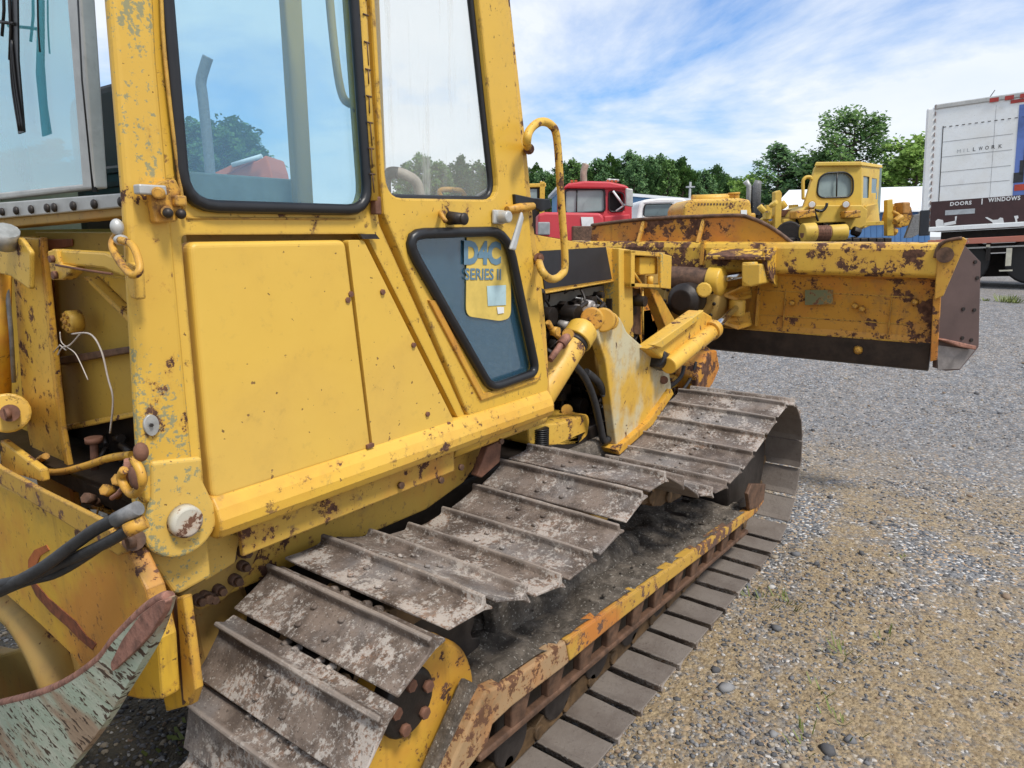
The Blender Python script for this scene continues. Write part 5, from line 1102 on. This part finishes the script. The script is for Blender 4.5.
# ---------------- yellow roller-like machine hood
D = 15; t = thing('yellow_compactor', 720, D, 'low yellow machine hood with a rounded top, between the pickup and the twin stacks', 'machine')
obj('hood', pl(MB(), [(683, 222), (684, 207), (688, 202), (694, 199), (740, 198), (751, 200), (753, 224)], D, 1.6), 'edgeworn', t, .06, seg=3)
obj('body', pl(MB(), [(680, 214), (756, 213), (756, 250), (680, 250)], D + .1, 2.0), 'worn', t, .03)
obj('tank', MB().tube(D_([(692, 199.5), (738, 198)], D + .8), .10, 14), 'edgeworn', t); obj('filler_cap', MB().cyl(dp(734, 197.5, D + .4), dp(734, 193.5, D + .4), .10, 14).cyl(dp(734, 194.5, D + .4), dp(734, 192.5, D + .4), .13, 14), 'worn', t, .01)
mb = MB(); px = dp(700, 206, D - .03)
for i in range(10): bx(mb, 698 + i * 3.1, 203.2, 699.6 + i * 3.1, 205, D - .01, .02)
obj('hood_vent', mb, 'bronze', t); obj('service_plate', pl(MB(), [(741, 210), (747, 210), (747, 221), (741, 221)], D - .02, .03), 'white', t)
mb = MB(); c = dp(705, 262, D + .6); mb.tube([c - Rv * .5, c + Rv * .5], .5, 24); obj('roller_drum', mb, 'steel', t, .02)
# twin stacks
D = 24; t = thing('exhaust_stacks', 752, D, 'pair of tall grey exhaust stacks with angled tops left of the yellow cab bulldozer', 'exhaust stacks')
obj('stack', MB().tube(D_([(756, 215), (757, 185), (758.5, 181)], D), [.14, .14, .12], 14), 'hosegrey', t); obj('stack', MB().tube(D_([(748, 215), (749, 186), (745.5, 181)], D), [.08, .08, .10], 12), 'alu', t); obj('stack_shield', pl(MB(), [(751, 186), (754, 186), (754, 206), (751, 206)], D + .2, .2), 'steel', t)
obj('stack_base', pl(MB(), [(742, 204), (764, 203), (764, 246), (742, 246)], D + .1, .8), 'grease', t, .02)
# ---------------- the other bulldozer
D = 20.5
M['yfar'] = paint('faded_yellow', (.62, .42, .06), .66, 4, .5, grime=.35, orange=.1, seed=61)
t = thing('cab_bulldozer', 838, D, 'yellow bulldozer with a boxy cab and winch facing the camera beside the trailer', 'bulldozer')
shell = [(801, 213), (806, 199), (815, 168), (818, 164), (860, 163), (862, 166), (862, 204), (860, 208), (866, 214)]
wind = rnd(D_([(816, 198), (819, 178), (826, 173), (846, 172), (853, 178), (853, 197)], D), .25)
obj('cab', MB().plate(D_(shell, D), [wind], Fh * .12), 'yfar', t, .02)
obj('cab_side', MB().plate([dp(861, 164, D), dp(880, 167, D + 1.5), dp(877, 214, D + 1.5), dp(861, 214, D)], [[dp(863.5, 176, D + .2), dp(869.5, 177, D + .65), dp(868.5, 198, D + .65), dp(863, 198, D + .2)], [dp(872, 178, D + .85), dp(877, 179, D + 1.3), dp(876, 193, D + 1.3), dp(871.5, 193, D + .85)]], Fh * .05), 'yfar', t, .01)
obj('roof', MB().add([dp(814, 166, D - .1), dp(862, 165.5, D - .1), dp(883, 168, D + 1.6), dp(835, 166.5, D + 1.7), dp(816, 162, D - .1), dp(861, 161.5, D - .1), dp(882, 165, D + 1.6), dp(836, 162.5, D + 1.7)], [[3, 2, 1, 0], [4, 5, 6, 7], [0, 1, 5, 4], [1, 2, 6, 5], [2, 3, 7, 6], [3, 0, 4, 7]]), 'yfar', t, .02)
obj('windshield', MB().prism([p + Fh * .08 for p in wind], Fh * .01), 'glass_far', t); obj('windshield_seal', MB().tube([p - Fh * .01 for p in wind], .025, 6, closed=True).tube(D_([(837, 173), (836.5, 197)], D - .01), .02, 6), 'black', t)
obj('side_window', MB().add([dp(863, 175, D + .3), dp(878, 178, D + 1.4), dp(877, 199, D + 1.4), dp(863, 199, D + .3)], [[0, 1, 2, 3]]), 'glass_dark', t)
obj('cab_back', MB().add([dp(818, 166, D + 1.8), dp(882, 166, D + 1.8), dp(880, 214, D + 1.8), dp(812, 214, D + 1.8)], [[0, 1, 2, 3]]), 'glass_far', t)
body = [(797, 216), (801, 210), (812, 205), (862, 205), (868, 210), (866, 226), (857, 230), (850, 230), (845, 222), (800, 224)]
obj('body', pl(MB(), body, D - .3, 1.5), 'yfar', t, .03)
obj('body_side', MB().prism([dp(866, 206, D - .1), dp(878, 203, D + 1.6), dp(880, 222, D + 1.6), dp(858, 231, D - .1)], Fh * .2), 'yfar', t, .02)
obj('step_plate', pl(MB(), [(864, 222), (884, 221), (884, 225), (864, 226)], D - .2, .5), 'yfar', t, .01)
obj('side_pod', pl(MB(), [(796, 211), (815, 209), (816, 217), (796, 219)], D - .6, .5), 'worn', t, .03); obj('side_pod', pl(MB(), [(845, 211), (861, 210), (861, 218), (845, 218)], D - .6, .5), 'worn', t, .03)
for u in (812, 846): obj('head_lamp', MB().cyl(dp(u, 204.5, D - .35), dp(u, 204.5, D - .5), .085, 16), 'white', t, .01)
obj('lamp_housing', MB().cyl(dp(812, 204.5, D - .2), dp(812, 204.5, D - .45), .11, 16).cyl(dp(846, 204.5, D - .2), dp(846, 204.5, D - .45), .11, 16), 'worn', t)
mb = MB().tube(smooth(D_([(812, 208), (815, 213), (818, 221)], D - .4), 4), .03, 6).tube(smooth(D_([(815, 210), (822, 211), (826, 207), (827, 203)], D - .4), 4), .04, 8); obj('winch_hose', mb, 'black', t)
obj('mirror_frame', MB().tube(rnd(D_([(803, 200), (803, 180), (806, 177), (812, 177)], D), .08), .05, 8), 'yfar', t)
mb = MB().tube(D_([(802, 233), (842, 232)], D - 1.0), .14, 16); obj('winch_drum', mb, 'rust', t); 
for a_, b_ in ((802, 815), (829, 846)): obj('winch_case', MB().tube(D_([(a_, 233), (b_, 232)], D - 1.0), .26 if a_ < 820 else .22, 18), 'yfar', t, .03)
mb = MB()
for i in range(8): mb.tube([dp(816 + i * 1.6, 233, D - 1.0) - Rv * .02, dp(816.9 + i * 1.6, 233, D - 1.0) + Rv * .02], .21, 16)
obj('winch_cable', mb, 'rust', t)
obj('track_left', MB().tube([dp(789, 234, D - .6) - Rv * .0, dp(789, 234, D + 2)], .36, 20), 'grease', t, .04).name = 'idler_wheel'
mb = MB()
for i in range(14): bx(mb, 781 + i * 1.0 * 8, 238 - .3 * (i % 2), 781 + i * 8 + 7, 256, D - .9, 2.6)
obj('track', mb, 'steel', t, .02)
rg = random.Random(9)
for nm, u0, v0, u1, v1, n, mt in (('rear_ripper', 884, 214, 908, 234, 5, 'worn'), ('rear_gear', 792, 218, 862, 240, 40, 'grease'), ('left_gear', 764, 205, 800, 240, 30, 'yfar')):
    mb = MB()
    for i in range(n):
        u, v = rg.uniform(u0, u1), rg.uniform(v0, v1); d = D + rg.uniform(-.5, 1); k = rg.random(); w_ = rg.uniform(2, 8); h_ = rg.uniform(2, 7)
        if k < .5: bx(mb, u - w_ / 2, v - h_ / 2, u + w_ / 2, v + h_ / 2, d, rg.uniform(.1, .5))
        else: mb.tube([dp(u, v, d), dp(u + rg.uniform(-9, 9), v + rg.uniform(-6, 6), d)], rg.uniform(.04, .14), 8)
    nm = {'rear_ripper': 'ripper_gear', 'rear_gear': 'undercarriage', 'left_gear': 'hydraulic_gear'}[nm]; obj(nm, mb, mt, t, .01)
obj('ripper_post', pl(MB(), [(887, 200), (893, 199), (894, 236), (887, 236)], D + .2, .2), 'yfar', t, .02); obj('ripper_box', pl(MB(), [(897, 206), (908, 202), (912, 208), (914, 224), (900, 228), (893, 222)], D + .3, .7), 'worn', t, .03); obj('tank', pl(MB(), [(903, 202), (911, 202), (910, 214), (903, 214)], D, .5), solid('orange_tank', (.5, .24, .06), .6, 0, .3), t, .04)
obj('lift_post', pl(MB(), [(775, 192), (780, 190), (782, 193), (781, 240), (775, 240)], D - .1, .25), 'yfar', t, .02)
obj('rusty_hood', pl(MB(), [(780, 210), (799, 209), (799, 216), (780, 217)], D + .6, 1.5), 'rust', t, .03)
obj('grey_plate', pl(MB(), [(914, 215), (926, 213), (924, 232), (911, 238), (905, 238)], D - .2, .1), 'hosegrey', t, .01)
# ---------------- orange machine seen through the cab
D = 26; M['orange'] = paint('orange_paint', (.70, .16, .05), .72, 5, .5, grime=.2)
t = thing('orange_excavator', 250, D, 'orange machine with a raised boom seen through the side cab window', 'excavator')
obj('body', pl(MB(), [(205, 190), (219, 173), (240, 168), (258, 160), (266, 155), (271, 170), (275, 195)], D, 2), 'orange', t, .05)
obj('boom', MB().prism(D_([(214, 173), (246, 158), (252, 160), (220, 178)], D - .2), Fh * .4), 'orange', t, .02); obj('boom_ram', MB().tube(D_([(232, 165), (262, 156)], D - .3), .08, 10), 'white', t)
obj('track', MB().prism(D_([(200, 192), (280, 192), (280, 216), (200, 216)], D), Fh * 2.5), 'steel', t, .1)
D = 14; t = thing('exhaust_pipe', 208, D, 'single upright pipe with a bent top seen through the side cab window', 'exhaust pipe')
obj('pipe', MB().tube(smooth(D_([(213, 240), (210, 170), (203, 100), (201, 82), (205, 66), (208, 57)], D), 4), .10, 12), 'hosegrey', t); p = gd(213, D); obj('base', MB().box((p.x - .5, p.y - .5, GL), (p.x + .5, p.y + .5, 1.75)), 'yfar', t, .05)
# ---------------- trailer
# side panel runs from near the camera's right away to its left end; written as a vertical plane through two points
Dl, Dr = 15.2, 14.3
A = dp(934, 229.5, Dl); Bq = dp(1024, 229.5, Dr)
tl = A.copy(); zb = 0.0
hh_ = Vector((Bq.x - A.x, Bq.y - A.y, 0)).normalized(); LEAN = R_(3.4)      # the box leans on the uneven yard
hd_ = hh_ * math.cos(LEAN) + Vector((0, 0, math.sin(LEAN))); up_ = Vector((0, 0, math.cos(LEAN))) - hh_ * math.sin(LEAN); nrm = hd_.cross(up_);  nrm = nrm if nrm.dot(Fh) < 0 else -nrm
def tp_(u, v, off=0.):
    d = ray(u, v); t = (tl + nrm * off - CV).dot(nrm) / d.dot(nrm); return CV + d * t
def TP(pts, off=0.): return [tp_(u, v, off) for u, v in pts]
BK = -nrm
def Z2(p): return (p - tl).dot(up_)
zt = Z2(tp_(940, 108)); far = 9.0
tr_ = empty('white_trailer', (tl.x + hd_.x * 3, tl.y + hd_.y * 3, GL), 'large white box trailer with doors and windows lettering at the right edge', 'trailer')
def tbox(mb, s0, z0, s1, z1, off0, off1):     # along the side, height, depth behind (negative) or in front
    q = [tl + hd_ * s0, tl + hd_ * s1]
    pts = [q[0] + nrm * off1 + up_ * z0, q[1] + nrm * off1 + up_ * z0, q[1] + nrm * off1 + up_ * z1, q[0] + nrm * off1 + up_ * z1]
    return mb.prism(pts, nrm * (off0 - off1))
M['trailer'] = paint('trailer_white', (.82, .85, .86), .75, 5, .4, grime=.16, chipcol=(.35, .33, .3), seed=71)
obj('box_side', tbox(MB(), -.12, zb, far, zt, -2.5, 0), 'trailer', tr_, .01)
obj('corner_post', tbox(MB(), -.26, zb - .02, -.10, zt + .03, -2.5, .02), 'trailer', tr_, .04)
obj('corner_guard', tbox(MB(), -.28, zb - .12, -.09, zb + .42, -.3, .035), 'decal', tr_, .02)
obj('top_rail', tbox(MB(), -.12, zt - .02, far, zt + .08, -2.5, .025), 'alu', tr_, .02)
obj('bottom_rail', tbox(MB(), -.10, zb - .04, far, zb + .05, -2.5, .03), 'trailer', tr_, .01)
Ls = lambda u: (tp_(u, 150) - tl).dot(hd_)
mb = MB()
for v in (142, 157, 172, 186): q = tp_(943, v, .001); tbox(mb, .06, Z2(q) - .003, Ls(1012), Z2(q) + .003, 0, .003)
obj('panel_seam', mb, 'hosegrey', tr_)
mb = MB()
q = tp_(944, 127, .001); s = .06
while s < far - .3: tbox(mb, s, Z2(q) - .008, s + .05, Z2(q) + .006, 0, .006); s += .11
q = tp_(944, 126); tbox(mb, .05, zb, .065, Z2(q), 0, .005); tbox(mb, .95, zb, .953, zt - .1, 0, .002); obj('rivet_row', mb, 'steel', tr_)
mb = MB(); z = zb + .1
while z < zt: tbox(mb, -.095, z, -.085, z + .08, 0, .03); z += .14
obj('corner_rivet', mb, 'rust', tr_)
bz = Z2(tp_(935, 201.6))
obj('brown_band', tbox(MB(), -.08, zb + .06, far, bz, 0, .008), solid('brown_band', (.055, .022, .022), .4, 0, .25, 8), tr_)
obj('picture_panel', tbox(MB(), Ls(1016), bz, far, Z2(tp_(1018, 105)), 0, .006), solid('blue_picture', (.12, .20, .52), .4, 0, .5, 1.5), tr_)
mb = MB()
for u0, v0, u1, v1 in ((1022, 145, 1026, 178), (1013, 172, 1024, 183), (1019, 160, 1024, 175)): a_, b_ = tp_(u0, v1), tp_(u1, v0); tbox(mb, (a_ - tl).dot(hd_), Z2(a_), (b_ - tl).dot(hd_), Z2(b_), .006, .010)
obj('picture_dark', mb, 'decal', tr_)
a_, b_ = tp_(1014, 191), tp_(1023, 184); obj('picture_red', tbox(MB(), (a_ - tl).dot(hd_), Z2(a_), far, Z2(b_), .006, .011), solid('picture_red', (.5, .06, .03), .5), tr_)
def ttext(mb, txt, u0, v0, u1, v1, off=.012, offset=0, space=1.):
    o = tp_(u0, v1, off); r = (tp_(u1, v1, off) - o).dot(hd_); h = Z2(tp_(u0, v0, off)) - Z2(o); put_text(mb, txt, o, hd_, up_, r, h, offset, space)
mb = MB(); ttext(mb, 'DOORS', 950, 202.2, 971.4, 206, offset=.03, space=1.15); ttext(mb, 'WINDOWS', 988, 198, 1020, 202.3, offset=.03, space=1.15)
a_, b_ = tp_(981.3, 204.5), tp_(982.8, 198.5); tbox(mb, (a_ - tl).dot(hd_), Z2(a_), (b_ - tl).dot(hd_), Z2(b_), .008, .012); obj('lettering', mb, 'white', tr_)
mb = MB()
for ch, u, w_ in (('L', 972.8, 2.6), ('W', 978.5, 4), ('O', 985, 3.6), ('R', 991.5, 3.4), ('K', 998.5, 3.4)): ttext(mb, ch, u, 147.5 - (u - 973) * .12, u + w_, 151.2 - (u - 973) * .12, offset=.01)
obj('faded_lettering', mb, 'decal', tr_)
mb = MB()
for ch, u, w_ in (('M', 957, 3.6), ('I', 963.5, .6), ('L', 967, 2.6)): ttext(mb, ch, u, 147.8 - (u - 973) * .12, u + w_, 151.2 - (u - 973) * .12)
obj('faded_lettering', mb, solid('ghost_lettering', (.42, .45, .47), .6), tr_)
mb = MB(); o = tp_(945, 215.3, .012); e_ = tp_(975, 209.5, .012); tbox(mb, (o - tl).dot(hd_), Z2(o), (e_ - tl).dot(hd_), Z2(o) + .10, .008, .012); obj('covered_text_patch', mb, solid('silver_patch', (.45, .48, .5), .5), tr_)
mb = MB()
def tpoly(pts, off=.012): mb.prism(TP(pts, off), nrm * -.003)
tpoly([(985, 217.5), (987, 217), (993, 220), (998, 219.5), (1000, 217.5), (1003, 218), (1004, 223), (1002, 224), (994, 225), (992, 222)]); tpoly([(1014, 216), (1018, 215.5), (1018.5, 218), (1017, 219), (1017.5, 222), (1015.5, 222), (1015, 219)]); tpoly([(1026, 212), (1034, 210), (1034, 214), (1026, 216)])
tpoly([(944, 223), (956, 220.5), (956, 224), (944, 226)]); tpoly([(955, 216.5), (957, 216), (956, 222), (955, 222)]); tpoly([(935.5, 221), (938, 219), (943, 220), (944, 226), (940, 229), (936, 228)])
obj('printed_picture', mb, 'white', tr_)
mb = MB()
for u0, u1 in ((989, 998), (1004, 1013), (1019, 1024)): a_, b_ = tp_(u0, 101.5 - (u0 - 989) * .17), tp_(u1, 98 - (u1 - 989) * .17); s0 = (tp_(u0, 110) - tl).dot(hd_); s1 = (tp_(u1, 110) - tl).dot(hd_); tbox(mb, s0, zt - .035, s1, zt + .045, .02, .03)
s0 = (tp_(1010, 110) - tl).dot(hd_); tbox(mb, s0, zt - .11, far, zt - .045, .0, .012); obj('reflector', mb, solid('red_reflector', (.42, .04, .03), .4), tr_)
obj('roof_antenna', MB().tube([tp_(990, 97, -.3), tp_(995, 90, -.3)], .008, 5), 'steel', tr_)
# chassis and gear beneath
mb = MB(); tbox(mb, .1, zb - .30, far, zb - .06, -2.3, -.5); obj('floor_beam', mb, 'grease', tr_)
mb = MB(); tbox(mb, -.1, zb - .34, far, zb - .22, -.2, .05); obj('side_rail', mb, paint('rail_red', (.45, .16, .11), .55, 8, .6, grime=.5, chipcol=(.5, .48, .42)), tr_, .01)
mb = MB(); tbox(mb, .05, zb - .55, far, zb - .36, -1.7, -.6)
for s in (.3, .95, 2.1, 3.2): tbox(mb, s, zb - .70, s + .08, zb - .34, -.5, -.05)
obj('chassis', mb, 'grease', tr_)
mb = MB(); tbox(mb, .55, zb - .44, 2.2, zb - .41, -.1, -.05); tbox(mb, .35, zb - .6, .37, zb - .35, -.1, -.06); obj('cross_tube', mb, 'alu', tr_)
mb = MB(); tbox(mb, Ls(1014), zb - .82, Ls(1020), zb - .46, -.08, .0); tbox(mb, Ls(1008), zb - .93, Ls(1022), zb - .90, -.08, -.04); tbox(mb, Ls(993), zb - .42, Ls(997), zb - .37, -.06, .0); obj('landing_plate', mb, solid('cream_plate', (.7, .66, .52), .5), tr_)
mb = MB()
for s in (.55, 1.75, 5.5, 6.7):
    c = tl + hd_ * s + nrm * -.35 + up_ * (GL + .48 - A.z)
    for dd_ in (0, -1.6): mb.tube([c + nrm * dd_, c + nrm * (dd_ - .28)], .48, 24)
obj('wheel', mb, 'black', tr_, .04)
mb = MB(); tbox(mb, -.1, GL + .1 - A.z, far, zb - .6, -2.3, -1.9); obj('rear_skirt', mb, 'grease', tr_)
# random per-copy label tidy: parts carry no category

# ------------------------------------------------------------------ every bolt, wheel and roller becomes a part of its own
SPLIT = {'wheel', 'head_lamp', 'hub_bolt', 'panel_bolt', 'handle_bolt', 'skirt_bolt', 'fender_bolt', 'case_bolt', 'rail_bolt', 'arm_bolt', 'cap_bolt', 'blade_bolt', 'wing_bolt', 'frame_bolt', 'track_roller', 'guard_rib', 'marker_light', 'reflector', 'panel_seam', 'cylinder_lug', 'catch_knob', 'box_trim', 'landing_plate', 'picture_dark', 'sill_rivet', 'alternator', 'lamp_bracket', 'engine_yellow_part', 'ripper_gear', 'undercarriage', 'hydraulic_gear', 'winch_cable', 'weld_seam', 'corner_rivet', 'chassis', 'lettering', 'printed_picture'}
for o in list(COL.objects):
    nm = o.name.split('.')[0]
    if nm not in SPLIT or o.type != 'MESH': continue
    bm = bmesh.new(); bm.from_mesh(o.data); bm.verts.ensure_lookup_table(); seen = set(); isl = []
    for v in bm.verts:
        if v.index in seen: continue
        st = [v]; seen.add(v.index); cur = []
        while st:
            a = st.pop(); cur.append(a.index)
            for e in a.link_edges:
                b = e.other_vert(a)
                if b.index not in seen: seen.add(b.index); st.append(b)
        isl.append(set(cur))
    bm.free()
    if len(isl) < 2 or len(isl) > 60: continue
    src = o.data
    for k, s_i in enumerate(isl):
        b2 = bmesh.new(); b2.from_mesh(src); b2.verts.ensure_lookup_table(); bmesh.ops.delete(b2, geom=[v for v in b2.verts if v.index not in s_i], context='VERTS')
        me = bpy.data.meshes.new(nm); c = sum((v.co for v in b2.verts), Vector()) / len(b2.verts); bmesh.ops.translate(b2, verts=b2.verts[:], vec=-c); b2.to_mesh(me); b2.free(); me.materials.clear(); me.materials.append(src.materials[0])
        n = o.copy() if k else o
        if k: COL.objects.link(n)
        n['_c'] = 0; del n['_c']
        n.data = me; base = o.get('_b') if k else list(o.location)
        if not k: loc0 = Vector(o.location)
        n.location = loc0 + c
